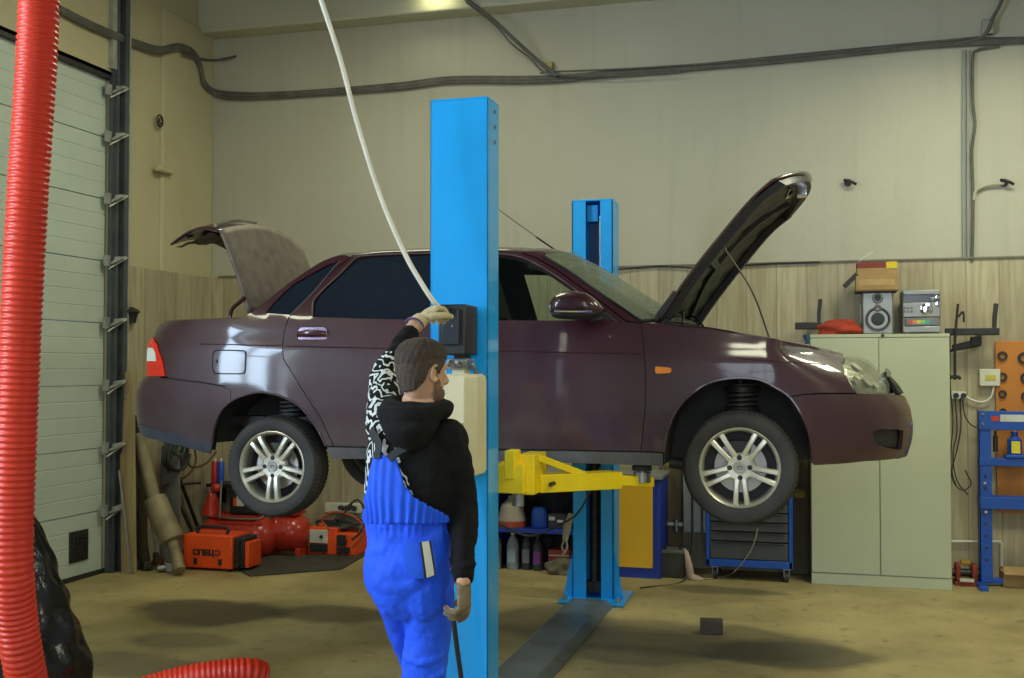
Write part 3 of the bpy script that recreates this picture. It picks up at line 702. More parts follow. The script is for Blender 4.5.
c_ = Vector((-1.2, YC+.35, 1.86)); tm = Matrix.Rotation(math.radians(-65), 3, 'Y')
MB().tube([c_ + tm @ Vector((.18*math.cos(a), .18*math.sin(a), 0)) for a in np.linspace(0, 2*PI, 25)], .013, n=8, sm=1).tube([c_, c_+Vector((.25, 0, -.06))], .03, sm=1).build('steering_wheel', BLKPL, car, world=True)
# wheel wells
def well(A, px_list, name):
    mb = MB()
    for s in (1, -1):
        base = [S(*UZ(*p))[0] for p in px_list]
        L0 = [Vector((p.x, YC-(YC-p.y-.006)*s, p.z)) for p in base]
        L1 = [Vector((A.x+(p.x-A.x)*1.03, YC-(YC-p.y-.06)*s, A.z+(p.z-A.z)*1.03)) for p in base]
        L2 = [Vector((A.x+(p.x-A.x)*1.0, YC-(.5)*s, A.z+(p.z-A.z)*1.0)) for p in base]
        cen = [Vector((A.x, YC-.5*s, A.z+.02)) for p in base]
        mb.ring([L0, L1, L2, cen], closed=False, cap=False)
    return mb.each(name, ARCHM, car, world=True)
well(AF, archF + [(802, 415), (810, 436), (813, 464)], 'wheel_arch_liner'); well(AR, archR, 'wheel_arch_liner')
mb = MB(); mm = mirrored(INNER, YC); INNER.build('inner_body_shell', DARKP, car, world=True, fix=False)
# struts and springs
def spring(c, z0, z1, r, name):
    mb = MB(); n = 5*14
    mb.tube([(c[0]+r*math.cos(2*PI*i/14), c[1]+r*math.sin(2*PI*i/14), z0+(z1-z0)*i/n) for i in range(n+1)], .008, n=6, sm=1)
    return mb.build(name, mat('spring_steel', (.09, .085, .07), .6, .4, .3, 20), car, world=True)
for s in (1, -1):
    for A, z1 in ((AF, 1.62), (AR, 1.55)):
        y = YC-.56*s
        mb = MB().cyl((A.x, y, A.z+.05), (A.x-.01, y, z1), .025).cyl((A.x, y, A.z+.27), (A.x, y, A.z+.285), .085).cyl((A.x, y, A.z+.36), (A.x, y, A.z+.385), .09).box((A.x, YC-.62*s, A.z), (.09, .12, .12)).tube([(A.x, YC-.6*s, A.z-.06), (A.x-.1, YC-.3*s, A.z+.02)], .022, sm=1)
        if A is AF: mb.tube([(A.x-.14, YC-.62*s, A.z-.02), (A.x-.36, YC-.6*s, A.z+.0)], .03, sm=1)
        mb.build('suspension_strut', DARKMET, car, world=True)
        spring((A.x, y), A.z+.28, A.z+.4, .07, 'coil_spring')
# ---- wheels
def wheel(A, s, spin=0.):
    r0 = bpy.data.objects.new('wheel', None); COL.objects.link(r0); r0.parent = car; r0.location = Vector((A.x, YC-(YC-A.y)*s, A.z))-car.location
    r0.rotation_euler = (0, 0, 0 if s > 0 else PI)
    R = .278; n = 72; w = .17
    prof = [(.190, .014), (.196, .004), (.206, -.002), (.222, -.0055), (.240, -.006), (.256, -.001), (.266, .008), (.2735, .022), (.277, .045), (.278, .085)]
    prof = prof + [(r, w-h) for r, h in prof[::-1][1:]]
    loops = []
    for i, (r, h) in enumerate(prof):
        lp = []
        for k in range(n*2):
            a = 2*PI*k/(n*2); rr = r
            if .265 < r and (k+(1 if h > .085 else 0)) % 2 == 0 and not (.05 < h < .12): rr -= .006
            lp.append(Vector((rr*math.cos(a), h, rr*math.sin(a))))
        loops.append(lp)
    t = MB().ring(loops, cap=False); 
    for hh in (.06, .085, .11): t.lathe([(.2785, hh-.004), (.2725, hh)], axis='y', n=48)
    t.build('tyre', RUB, r0, smooth=35)
    b = MB().lathe([(.191, .012), (.194, .006), (.190, .004), (.183, .010), (.176, .020), (.172, .05), (.168, .13), (.188, .155)], axis='y', n=64)
    b.v = b.v; rim = b.build('rim', ALLOY, r0, smooth=50)
    sp = MB()
    for j in range(5):
        A0 = -PI/2+j*2*PI/5+spin
        for q in (-1, 1):
            a0, a1 = A0+q*.34, A0+q*.155
            # spoke runs from hub point to rim point
            p0 = Vector((.045*math.cos(a0), 0, .045*math.sin(a0))); p1 = Vector((.182*math.cos(a1), 0, .182*math.sin(a1)))
            d = (p1-p0).normalized(); nn = Vector((-d.z, 0, d.x)); lp = []
            for t_, wd, y0, y1 in ((0, .017, .020, .05), (.3, .0125, .014, .045), (.7, .0125, .010, .04), (1, .0145, .014, .05)):
                c = p0.lerp(p1, t_)
                lp.append([c-nn*wd+Vector((0, y1, 0)), c-nn*wd*.95+Vector((0, y0+.004, 0)), c-nn*wd*.6+Vector((0, y0, 0)), c+nn*wd*.6+Vector((0, y0, 0)), c+nn*wd*.95+Vector((0, y0+.004, 0)), c+nn*wd+Vector((0, y1, 0))])
            sp.ring(lp)
    sp.lathe([(0, .022), (.03, .022), (.033, .018), (.058, .017), (.070, .03), (.074, .06)], axis='y', n=40)
    sp.build('spokes', ALLOY, rim, smooth=35)
    MB().lathe([(0, .014), (.022, .0135), (.026, .018), (.026, .024)], axis='y', n=30).build('hub_cap', mat('cap_grey', (.4, .4, .36), .4, .6), rim)
    MB().tube([(.014*math.cos(a), .0128, .009*math.sin(a)) for a in np.linspace(0, 2*PI, 17)], .0015, n=5, sm=1).tube([(-.006, .0125, -.004), (-.002, .0125, .005), (.006, .0125, .002)], .0016, n=5).build('hub_cap_emblem', DARKMET, rim)
    for k in range(4):
        a = PI/4+k*PI/2+spin+.78; MB().lathe([(0, .013), (.006, .013), (.0085, .016)], (.048*math.cos(a), 0, .048*math.sin(a)), 'y', 12).lathe([(.0085, .0165), (.0125, .0165), (.013, .02)], (.048*math.cos(a), 0, .048*math.sin(a)), 'y', 14).build('lug_nut', BLKPL, rim)
    MB().lathe([(.05, .075), (.125, .075), (.125, .085), (.05, .085)], axis='y', n=40, closed=True).build('brake_disc', mat('brake_disc_steel', (.35, .34, .32), .4, .8, .1), r0)
    MB().lathe([(0, .10), (.17, .10), (.17, .11), (0, .115)], axis='y', n=36).build('backing_plate', DARKP, r0)
    MB().prism([(-.05, .07), (.05, .07), (.055, .13), (-.055, .13)], (0, .055, 0), depth=.05).build('brake_caliper', DARKMET, r0, bevel=.008)
for A in (AF, AR):
    for s in (1, -1): wheel(Vector((A.x, A.y, A.z if s > 0 else A.z-.0)), s, .04 if A is AF else .0)
# ---- door handles
def handle(px, py, L=.17):
    HCM = mat('handle_chrome', (.30, .22, .32), .18, .9, .1); q = UZ(px, py); p, n = S(*q); x = (S(q[0]+.05, q[1])[0]-p).normalized(); zv = Vector((0, 0, 1))
    for s in (1, -1):
        def f(v): return v if s > 0 else Vector((v.x, 2*YC-v.y, v.z))
        mb = MB(); lp = []
        for t in np.linspace(-1, 1, 13):
            h = .022+.004*math.cos(t*2); o_ = .012+.018*(1-t*t)
            c = p + x*(t*L/2)+n*o_
            lp.append([f(c+zv*(h*math.cos(a))*(.75)+n*(.012*math.sin(a))) for a in np.linspace(0, 2*PI, 11)[:-1]])
        mb.ring(lp); hd = mb.build('door_handle', PAINT, car, world=True)
        mb = MB(); mb.ring([[f(p+x*a+zv*b+n*d) for a, b in rrect(L*1.02, .075, .03)] for d in (0., .006)]); mb.build('handle_cup', HCM, hd, world=True)
handle(313, 334.5)
handle(470, 338)
# ---- door mirrors
def mirror_(s):
    c = aty(577, 306, 5.30)
    def f(v): return v if s > 0 else Vector((v.x, 2*YC-v.y, v.z))
    # shell: rings along x (car's length), outline traced from its side view
    prof = [(553.5, 316, 300), (555, 317.5, 297), (560, 318.5, 293), (568, 319, 291.2), (578, 319.4, 291.2), (588, 319, 293.5), (596, 317.5, 299), (601, 315, 304.5), (604, 312, 309)]
    lp = []; base = []
    for i, (px, yb, yt) in enumerate(prof):
        a = aty(px, yb, 5.28); b = aty(px, yt, 5.28); zc = (a.z+b.z)/2; hz = (b.z-a.z)/2
        hy = .10*math.sin(PI*min(1, (i+1.2)/8.5)*.62+.35)*min(1, hz/.045+.2)
        lp.append([f(Vector((a.x, 5.27+hy*math.cos(t)*.95, zc+hz*math.copysign(abs(math.sin(t))**.75, math.sin(t))))) for t in np.linspace(0, 2*PI, 25)[:-1]])
    o = MB().ring(lp).build('door_mirror', PAINT, car, world=True, smooth=60)
    lo = []
    for i, (px, yb, yt) in enumerate(prof):
        a = aty(px, yb, 5.28); b = aty(px, min(yb-2, 310.5), 5.28); zc = (a.z+b.z)/2; hz = (b.z-a.z)/2+.002
        hy = .103*math.sin(PI*min(1, (i+1.2)/8.5)*.62+.35)*min(1, hz/.03+.2)
        lo.append([f(Vector((a.x, 5.27+hy*math.cos(t), zc+hz*math.copysign(abs(math.sin(t))**.8, math.sin(t))))) for t in np.linspace(0, 2*PI, 25)[:-1]])
    MB().ring(lo).build('mirror_base', BLKPL, o, world=True)
    st = [aty(px, py, 5.165) for px, py in ((554.5, 311), (565, 311.2), (580, 311.4), (592, 311.2))]
    MB().tube([f(v) for v in st], .006, n=8).build('mirror_trim_strip', CHROME, o, world=True)
    gl = [aty(554, 314, 5.28), aty(555, 301, 5.28)]; zc = (gl[0].z+gl[1].z)/2; hz = abs(gl[1].z-gl[0].z)/2*1.1
    MB().ring([[f(Vector((gl[0].x-.006+d, 5.27+.075*math.cos(t), zc+hz*math.sin(t)))) for t in np.linspace(0, 2*PI, 25)[:-1]] for d in (0, .01)]).build('mirror_glass', CHROME, o, world=True)
    MB().tube([f(aty(598, 316, 5.3)), f(aty(594, 319, 5.42)), f(aty(592, 320, 5.5))], .022, n=8).build('mirror_arm', BLKPL, o, world=True)
mirror_(1); mirror_(-1)
# ---- roof aerial
a = Vector((-1.42, YC, 2.36)); p0 = aty(557, 252, YC); p1 = aty(499, 210, YC)
MB().tube([p0+Vector((.02, 0, -.01)), p0.lerp(p1, .35)], .006, sm=1, n=6).tube([p0.lerp(p1, .35), p1], .0025, sm=1, n=6).ball(p0+Vector((.02, 0, -.012)), (.025, .012, .012)).build('aerial', BLKPL, car, world=True)
# ---- raised bonnet
HE = [aty(px, py, 5.49) for px, py in ((657.7, 322.6), (680, 288), (699, 262), (728.5, 225), (752, 197.5), (772, 179))]
HC = crm([Vector((p.x, 0, p.z)) for p in HE], 8); HD = (HE[-1]-HE[0]); HD.y = 0; HD.normalize(); nrm = Vector((-HD.z, 0, HD.x)); HE2 = (HC[-1]-HC[-6]).normalized()
def HS(a, b):   # a along length (0 hinge), b across -1..1
    t = min(a, 1)*(len(HC)-1); i = min(int(t), len(HC)-2); p = HC[i].lerp(HC[i+1], t-i)
    ab = abs(b); p = p + HE2*(.21*(1-ab**2.2)*max(0, (a-.6)/.4)**1.3) - nrm*(.09*max(0, (a-.7)/.3)**2*(1-ab**2)) + nrm*(.055*(1-b*b))
    return p + Vector((0, YC+(.71-.03*a**2)*b, 0))
rows = [[HS(a, b) for b in np.linspace(-1, 1, 25)] for a in np.linspace(0, 1, 25)]
bon = sheet(rows, 'bonnet', PAINT); sd = bon.modifiers.new('s', 'SOLIDIFY'); sd.thickness = .012; sd.offset = 0
under = mat('bonnet_underside', (.006, .0055, .005), .4, .2, .4, 6, .2, 30)
def UH(a, b, k): return HS(a, b)-nrm*k
# inner frame: perimeter and ribs standing proud of the skin, lining sheet between
li = MB(); li.ring([[UH(a, b, .018+.006*math.sin(a*40)*math.sin(b*18)) for b in np.linspace(-.93, .93, 25)] for a in np.linspace(.04, .96, 40)], closed=False, cap=False); li.build('bonnet_lining', under, bon, world=True)
fr = MB()
def rib(p, w=.03, k0=.014, k1=.05):
    P = [Vector((q_[0], q_[1], 0)) for q_ in p]; P = crm(P, 5) if len(P) > 2 else [P[0].lerp(P[1], t) for t in np.linspace(0, 1, 8)]
    lo = []
    for i, q_ in enumerate(P):
        d = (P[min(i+1, len(P)-1)]-P[max(i-1, 0)]).normalized(); n_ = Vector((-d.y, d.x, 0))
        A_ = q_+n_*w; B_ = q_-n_*w; C_ = q_-n_*w*.55; D_ = q_+n_*w*.55
        lo.append([UH(A_.x, A_.y, k0), UH(D_.x, D_.y, k1), UH(C_.x, C_.y, k1), UH(B_.x, B_.y, k0)])
    fr.ring(lo)
rib([(.05, -.93), (.3, -.95), (.6, -.94), (.985, -.90)], .035); rib([(.05, .93), (.3, .95), (.6, .94), (.985, .90)], .035)
rib([(.95, -.9), (.955, -.3), (.955, .3), (.95, .9)], .03); rib([(.04, -.9), (.04, 0), (.04, .9)], .03)
rib([(.08, -.6), (.45, -.25), (.9, -.55)], .03, k1=.035); rib([(.08, .6), (.45, .25), (.9, .55)], .03, k1=.035); rib([(.45, -.25), (.45, .25)], .03, k1=.035)
fr.build('bonnet_frame', under, bon, world=True)
lat = MB(); lat.box(UH(.93, 0, .06), (.05, .12, .05)); lat.tube([UH(.9, -.35, .04), UH(.86, -.2, .07), UH(.9, -.05, .04)], .008); lat.build('bonnet_latch', CHROME, bon, world=True)
hi = MB()
for b in (-.93, .93):
    p = HS(.0, b); hi.tube([p+Vector((-.06, 0, -.08)), p+Vector((-.03, 0, -.02)), HS(.09, b)-nrm*.03], .014, n=8); hi.prism([(0, 0), (.06, .02), (.16, .2), (.13, .22), (.04, .1)], p+Vector((-.05, 0, -.06)), depth=.02)
hi.each('bonnet_hinge', BLKPL, bon, world=True)
# prop rod from bonnet to far wing
pa = aty(724, 248, 5.8); pb = aty(769, 337, 6.1); mid = aty(752, 291, 5.95)
MB().tube([pa, mid, pb, pb+Vector((.02, 0, -.05))], .005, n=8).build('bonnet_prop_rod', mat('rod_steel', (.3, .29, .25), .4, .7), car, world=True)
# ---- raised boot lid
b0 = aty(247, 313, 5.68); b1 = aty(219, 231.5, 5.68); b2 = aty(170, 244, 5.71)
d1 = b1-b0; d1.y = 0; d2 = b2-b1; d2.y = 0
def BL(t, s):   # t 0 hinge ..1 bend ..2 lip ; s -1..1
    ba = abs(s)
    p = Vector((b0.x, YC, b0.z))
    if t <= 1: p = p + d1*t*(1) ; hw = .52
    else: p = p + d1 + d2*(t-1); hw = .52-.03*(t-1)
    cv = (1-s*s)
    n1 = Vector((d1.z, 0, -d1.x)).normalized(); n2 = Vector((0, 0, 1))
    p = p + n1*(.045*cv*min(t, 1)) + (d1.normalized()*(.075*cv*min(1, t)) if t <= 1 else d1.normalized()*(.075*cv)) + n2*0
    if t > 1: p = p + Vector((0, 0, .06*math.sin(PI*(t-1))*.9)) + d2.normalized()*(.02*cv)
    if t <= 1: p = p + n1*(.010*math.sin(PI*t))
    p = p + Vector((0, hw*s, 0)); return p
rows = [[BL(t, s) for s in np.linspace(-1, 1, 21)] for t in list(np.linspace(0, 1, 15))]
bt = sheet(rows, 'boot_lid', DUSTY, smooth=60); sd = bt.modifiers.new('s', 'SOLIDIFY'); sd.thickness = .02
rows = [[BL(t, s) for s in np.linspace(-1, 1, 21)] for t in list(np.linspace(1.0, 2, 12))]
b_ = sheet(rows, 'boot_lid_face', PAINT, bt); sd = b_.modifiers.new('s', 'SOLIDIFY'); sd.thickness = .012
rows = [[BL(t, s)+Vector((0, 0, -.03-.07*math.sin(PI*min(1,(2-t)*1.3))*(1-s*s*.5)-.014*math.sin(t*25)*math.cos(s*12))) for s in np.linspace(-.95, .95, 31)] for t in np.linspace(1.06, 1.95, 14)]
sheet(rows, 'boot_lid_inner_frame', mat('inner_lid', (.02, .012, .03), .35, .3, .3, 8), bt)
mb = MB(); mb.tube([BL(1.12, s)+Vector((0, 0, .022)) for s in np.linspace(-.96, -.0, 12)], .010, n=6, sm=1); mb.build('boot_chrome_strip', CHROME, bt, world=True)
mb = MB()
for s in (-.88, .88):
    y = YC+.6*s; q0 = aty(243, 298, y); mb.tube([q0+Vector((.012, 0, .01)), aty(241, 301, y), aty(233, 308, y), aty(230, 318, y), aty(232, 330, y)], .012, n=8)
mb.each('boot_hinge_arm', PAINT, bt, world=True)
# ================================================================ LIFT
BLUE = mat('lift_blue_paint', (.010, .39, .95), .3, 0, .06, 3, .02, 80, coat=.3)
BLUED = mat('lift_blue_dark', (.01, .07, .2), .45, 0, .15, 6)
YEL = mat('arm_yellow_paint', (.90, .66, .01), .38, 0, .08, 6, .03, 90)
STEEL = mat('bare_steel', (.35, .36, .36), .35, .8, .15, 12)
CREAM = mat('oil_tank_plastic', (.72, .66, .44), .4, 0, .05, 5)
OILC = mat('oil_in_tank', (.40, .28, .13), .35, 0, .05, 5)
NF = aty(430, 300, 4.62); NR = aty(488, 300, 4.62)
cx1 = (NF.x+NR.x)/2; wcol = NR.x-NF.x; HT = aty(459, 99.5, 4.62).z
p1 = thing('lift_post', 'bright blue near post of the two-post lift with black control box', 'car lift', (cx1, 4.62, 0))
# near post: C section opening to the car
def cpost(w, d, h, y0, sgn, t=.008, lip=.06):
    mb = MB(); y1 = y0+sgn*d
    def B(a, b, c, e): mb.bb((min(a, b), min(c, e), 0), (max(a, b), max(c, e), h))
    B(-w/2, w/2, y0, y0+sgn*t); B(-w/2, -w/2+t, y0, y1); B(w/2-t, w/2, y0, y1); B(-w/2, -w/2+lip, y1-sgn*t, y1); B(w/2-lip, w/2, y1-sgn*t, y1)
    return mb
cpost(wcol, .17, HT, 0, 1).build('post', BLUE, p1, bevel=.003)
MB().bb((-wcol/2-.0, 0, HT), (wcol/2, .17, HT+.006)).build('post_cap', BLUE, p1)
MB().bb((-.24, -.16, 0.005), (.24, .36, .03)).build('base_plate', BLUE, p1, bevel=.004)
for x in (-.2, .2):
    for y in (-.12, .32): MB().cyl((x, y, .03), (x, y, .05), .018, n=6).build('anchor_bolt', STEEL, p1)
for k in range(3): MB().cyl((wcol/2, .1+.0*k, HT-.04-.07*k), (wcol/2+.008, .1, HT-.04-.07*k), .009, n=8).build('post_bolt', STEEL, p1)
# local pixel helper on planes near the post
def L1(px, py, dy): p = aty(px, py, 4.62+dy); return Vector((p.x-cx1, dy, p.z))
def boxpx(x0, y0, x1, y1, dyf, dyb, name, m, parent, bevel=.01, **k):
    a = L1(x0, y1, dyf); b = L1(x1, y0, dyf); return MB().bb((a.x, dyf, a.z), (b.x, dyb, b.z)).build(name, m, parent, bevel=bevel, **k)
cb = boxpx(438, 304, 466, 355, -.20, -.03, 'control_box', BLKPL, p1, .008)
boxpx(441, 309, 459, 345, -.215, -.2, 'control_box_cover', mat('cover_blue_black', (.022, .03, .045), .35, 0, .1), cb, .006)
a = L1(446, 311, -.235); MB().cyl(a, a+Vector((0, .03, 0)), .017).build('up_button', mat('black_knob', (.01, .01, .01), .3), cb)
a = L1(452, 326, -.222); MB().cyl(a, a+Vector((0, .02, 0)), .004).build('screw', STEEL, cb)
br = boxpx(465, 312, 474, 349, -.05, 0, 'motor_bracket', BLKPL, p1, .004)
for yy in (319, 331, 343): a = L1(470.5, yy, -.06); MB().cyl(a, a+Vector((0, .03, 0)), .008, n=8).build('bracket_bolt', STEEL, br)
boxpx(454, 352, 465, 361, -.14, -.05, 'pump_neck', DARKMET, p1, .004)
vb = boxpx(447, 358.5, 467, 369.5, -.16, -.05, 'valve_block', STEEL, p1, .004)
for xx, r in ((451.5, .017), (460, .013), (464.5, .011)):
    a = L1(xx, 364, -.185); MB().cyl(a, a+Vector((0, .03, 0)), r, n=12).lathe([(0, -.006), (r*.6, -.005), (r*.7, 0)], a, 'y', 12).build('hydraulic_fitting', CHROME, vb)
a = L1(467, 363, -.1); MB().tube([a, a+Vector((.03, 0, -.01)), a+Vector((.035, .03, -.05))], .008).build('hydraulic_hose_stub', STEEL, vb)
# oil tank with rounded shoulders, bevelled front edges
def tank(x0, x1, yt, yb, dyf, dyb, m, name, parent):
    a = L1(x0, yb, dyf); b = L1(x1, yt, dyf)
    poly = [(a.x+.02, dyf), (b.x-.045, dyf), (b.x, dyf+.045), (b.x, dyb), (a.x, dyb), (a.x, dyf+.02)]
    cx_ = (a.x+b.x)/2; cy_ = (dyf+dyb)/2; lp = []
    zz = [(a.z, .93), (a.z+.015, 1), (b.z-.03, 1), (b.z-.01, .96), (b.z, .82)]
    for z, k in zz: lp.append([Vector((cx_+(x-cx_)*k, cy_+(y-cy_)*k, z)) for x, y in poly])
    return MB().ring(lp).build(name, m, parent, bevel=.004, smooth=35)
tk = tank(437, 474, 374, 476, -.20, -.015, CREAM, 'oil_tank', p1)
a = L1(437, 475, -.20); b = L1(474, 423, -.20)
MB().bb((a.x+.0, -.203, a.z+.02), (b.x-.046, -.198, b.z)).build('oil_level', OILC, tk)
boxpx(452, 368.5, 465, 375, -.14, -.06, 'tank_neck', CREAM, tk, .004)
# hydraulic hose down the post to the floor
MB().tube([L1(451, 470, -.1), L1(450, 540, -.14), L1(452, 600, -.17), L1(456, 640, -.16), L1(462, 690, -.14), Vector((.05, -.12, .06)), Vector((.1, -.05, .03))], .011).build('drain_hose', BLKPL, p1)
# carriage and the yellow arms
def ph(px, py, y): p = aty(px, py, y); return Vector((p.x-cx1, y-4.62, p.z))
zt = ph(525, 452, 5.0).z; zb = ph(525, 494, 5.0).z
MB().bb((-.10, .05, 1.02), (.10, .165, 1.6)).bb((-.10, .05, 1.02), (.10, .24, 1.28)).build('carriage', YEL, p1, bevel=.006)
car_arm = bpy.data.objects.new('swing_arm', None); COL.objects.link(car_arm); car_arm.parent = p1
def arm(side):
    e = bpy.data.objects.new('swing_arm', None); COL.objects.link(e); e.parent = p1
    q = lambda px, py, y: (lambda v: Vector((v.x if side > 0 else -.0-v.x+.0, v.y, v.z)))(ph(px, py, y))
    # pivot yoke
    a = q(500, 462, 4.95); b = q(531, 491, 4.95)
    MB().bb((min(a.x, b.x), .20, b.z), (max(a.x, b.x), .40, a.z)).build('pivot_block', YEL, e, bevel=.006)
    a = q(508.5, 449.5, 4.88); b = q(518.5, 478, 4.88); MB().bb((min(a.x, b.x), .19, b.z), (max(a.x, b.x), .30, a.z)).build('lock_cover', YEL, e, bevel=.004)
    a = q(519, 454, 4.93); b = q(537, 494, 4.93); MB().bb((min(a.x, b.x), .26, b.z), (max(a.x, b.x), .50, a.z)).build('yoke_plate', YEL, e, bevel=.005)
    a = q(518, 495, 4.9); MB().cyl(a+Vector((0, 0, -.05)), a+Vector((0, 0, .03)), .028).build('pivot_pin', STEEL, e)
    # outer tube, running out under the sill and away from the post
    A = q(534, 483, 5.00); B = q(615, 479.5, 5.42); C = q(650, 481, 5.55)
    def beam(P, Q, w, h, name, bev=.004):
        d = (Q-P).normalized(); n = Vector((-d.y, d.x, 0)).normalized(); u = Vector((0, 0, 1))
        return MB().ring([[p+n*sx*w/2+u*sz*h/2 for sx, sz in ((1, 1), (-1, 1), (-1, -1), (1, -1))] for p in (P, Q)]).build(name, YEL, e, bevel=bev)
    beam(A, B, .11, .085, 'arm_tube')
    beam(A.lerp(B, .97), C, .085, .052, 'arm_extension')
    P = q(537, 457, 4.97); Q = q(585, 475, 5.2); beam(P, Q, .012, .035, 'brace'); 
    cr = q(552, 484, 5.0); MB().cyl(cr+Vector((0, -.03, 0)), cr+Vector((0, .05, 0)), .01).build('arm_pin', DARKMET, e)
    # screw pad
    D = q(642, 478, 5.5); sb = ph(640, 468, 5.5).z
    MB().cyl(D+Vector((0, 0, -.02)), D+Vector((0, 0, .03)), .045).cyl(D+Vector((0, 0, .02)), Vector((D.x, D.y, sb)), .025).build('pad_screw', STEEL, e)
    MB().cyl(Vector((D.x, D.y, sb-.012)), Vector((D.x, D.y, sb+.012)), .05).build('rubber_pad', RUB, e)
bpy.data.objects.remove(car_arm)
arm(1); arm(-1)
# ---- far post
FP = aty(592.5, 400, 7.66); fx = FP.x; HT2 = aty(592, 201, 7.66).z
p2 = thing('lift_post', 'blue far post of the two-post lift standing behind the car', 'car lift', (fx, 7.66, 0))
wl = aty(613, 300, 7.66).x-aty(572, 300, 7.66).x
mb = MB(); w2 = wl/2
mb.bb((-w2, 0, 0), (-w2+.10, .012, HT2)).bb((w2-.09, 0, 0), (w2, .012, HT2)).bb((-w2, 0, 0), (-w2+.01, .24, HT2)).bb((w2-.01, 0, 0), (w2, .24, HT2)).bb((-w2, .23, 0), (w2, .24, HT2))
mb.build('post', BLUE, p2, bevel=.002)
MB().bb((-w2, 0, HT2-.0), (w2, .24, HT2+.012)).build('post_cap', BLUE, p2, bevel=.003)
MB().bb((-.05, .06, HT2-.14), (.03, .14, HT2-.02)).build('pulley_bracket', BLUE, p2, bevel=.003)
MB().bb((-.045, .12, .1), (.035, .2, HT2-.14)).build('carriage_rail', BLUED, p2, bevel=.003)
MB().cyl((.045, .08, 1.3), (.045, .08, HT2-.1), .012).build('chain_rod', STEEL, p2)
MB().cyl((-.0, .08, .06), (-.0, .08, 1.1), .035).build('hydraulic_ram', DARKMET, p2)
MB().cyl((-.04, .03, .10), (-.04, .09, .10), .04).cyl((.04, .03, .10), (.04, .09, .10), .04).each('cable_pulley', DARKMET, p2)
MB().bb((-.22, -.14, 0.004), (.24, .34, .025)).build('base_plate', BLUE, p2, bevel=.004)
for x in (-.18, .2): MB().cyl((x, -.1, .02), (x, -.1, .06), .016, n=6).build('anchor_bolt', STEEL, p2)
for s in (-1, 1): MB().prism([(0, 0), (.07*s, 0), (0, .34)], (s*w2, .02, .02), depth=.01).build('gusset', BLUE, p2)
MB().bb((-.15, -.06, .98), (.15, .1, 1.30)).build('carriage', YEL, p2, bevel=.006)
for s in (-1, 1):
    e = bpy.data.objects.new('swing_arm', None); COL.objects.link(e); e.parent = p2
    A = Vector((s*.12, -.12, 1.06)); B = Vector((s*.85, -.72, 1.06)); d = (B-A).normalized(); n = Vector((-d.y, d.x, 0))
    MB().ring([[p+n*sx*.055+Vector((0, 0, sz*.035)) for sx, sz in ((1, 1), (-1, 1), (-1, -1), (1, -1))] for p in (A, B)]).build('arm_tube', YEL, e, bevel=.004)
    MB().cyl(B+Vector((-.04*s, .02, .02)), B+Vector((-.04*s, .02, .11)), .03).build('pad_screw', STEEL, e)
# floor channel between the posts
fb = struct  # (helper kept for symmetry)
t = thing('floor_plate', 'grey-blue steel cover plate running on the floor between the lift posts', 'floor plate', ((cx1+fx)/2, 6.2, 0))
MB().prism([(-.17, 0), (.17, 0), (.12, .045), (-.12, .045)], (0, -1.22, .003), depth=2.55).build('cover_plate', mat('worn_plate', (.17, .20, .21), .4, .4, .25, 4, .05, 30), t, bevel=.004)
for y in (-.9, 0, .9):
    for x in (-.09, .09): MB().cyl((x, y, .045), (x, y, .052), .012, n=8).build('plate_bolt', STEEL, t)
# ================================================================ WALL SERVICES
CAB = mat('grey_cable', (.11, .105, .09), .7, 0, .25, 8); CABD = mat('dark_cable', (.03, .03, .028), .6, 0, .2, 8); CABW = mat('white_cable', (.75, .72, .62), .5, 0, .06, 8)
def wp(px, py, d=.03): return aty(px, py, BY-d)
def lw(px, py, d=.03): return atx(px, py, LX+d)
def cable(name, pts, r, m, label, group=None, n=8, cat='cable'):
    P = [Vector(p) for p in pts]; o = min(P, key=lambda v: v.z).copy()
    mb = MB().tube([p-o for p in P], r, n=n); ob = mb.build(name, m); ob.location = o; return tag(ob, label, cat, group)
main = [(213, 92), (228, 95), (262, 95), (320, 92), (400, 86), (450, 80), (520, 79.5), (560, 78), (610, 74), (700, 67), (800, 57), (900, 47), (960, 42), (1030, 40)]
left = [(58, 8), (85, 22), (112, 34), (138, 44)]; pier = [(160, 50), (178, 47), (192, 52), (200, 64), (204, 82)]
for k, (dy, r, lab) in enumerate(((0, .020, 'thickest grey cable of the bundle running along the back wall'), (3.0, .013, 'lower thin grey cable hanging under the wall bundle'), (-2.6, .012, 'upper thin grey cable along the top of the wall bundle'))):
    rnd = random.Random(k)
    pts = [lw(x, y+dy, .04) for x, y in left]+[lw(x, y+dy, .06) for x, y in pier]+[wp(x, y+dy*(.6+.5*rnd.random()), .04) for x, y in main]
    cable('wall_cable', pts, r, CAB, lab, 'cables along the upper wall')
cable('wall_cable', [wp(x, y, .07) for x, y in ((540, 73), (560, 71.5), (640, 68), (740, 61), (850, 51), (930, 42), (980, 37))], .008, CAB, 'thin wire splitting upward from the bundle right of the near post')
cable('wall_cable', [wp(x, y, .25) for x, y in ((463, -3), (490, 17), (515, 40))]+[wp(x, y, .10) for x, y in ((535, 58), (550, 70), (556, 76))], .016, CAB, 'grey cable dropping diagonally from the beam to the wall bundle')
cable('wall_cable', [wp(x, y, .25) for x, y in ((466, 2), (495, 25), (512, 44))]+[wp(x, y, .10) for x, y in ((530, 58), (548, 73), (600, 76), (680, 72))], .008, CAB, 'thin wire beside the diagonal cable below the beam')
cable('wall_cable', [wp(x, y, .06) for x, y in ((1004, -8), (1000, 5), (993, 18), (988, 30), (980, 38), (955, 44))], .014, CAB, 'cable rising from the bundle to the ceiling at the right edge')
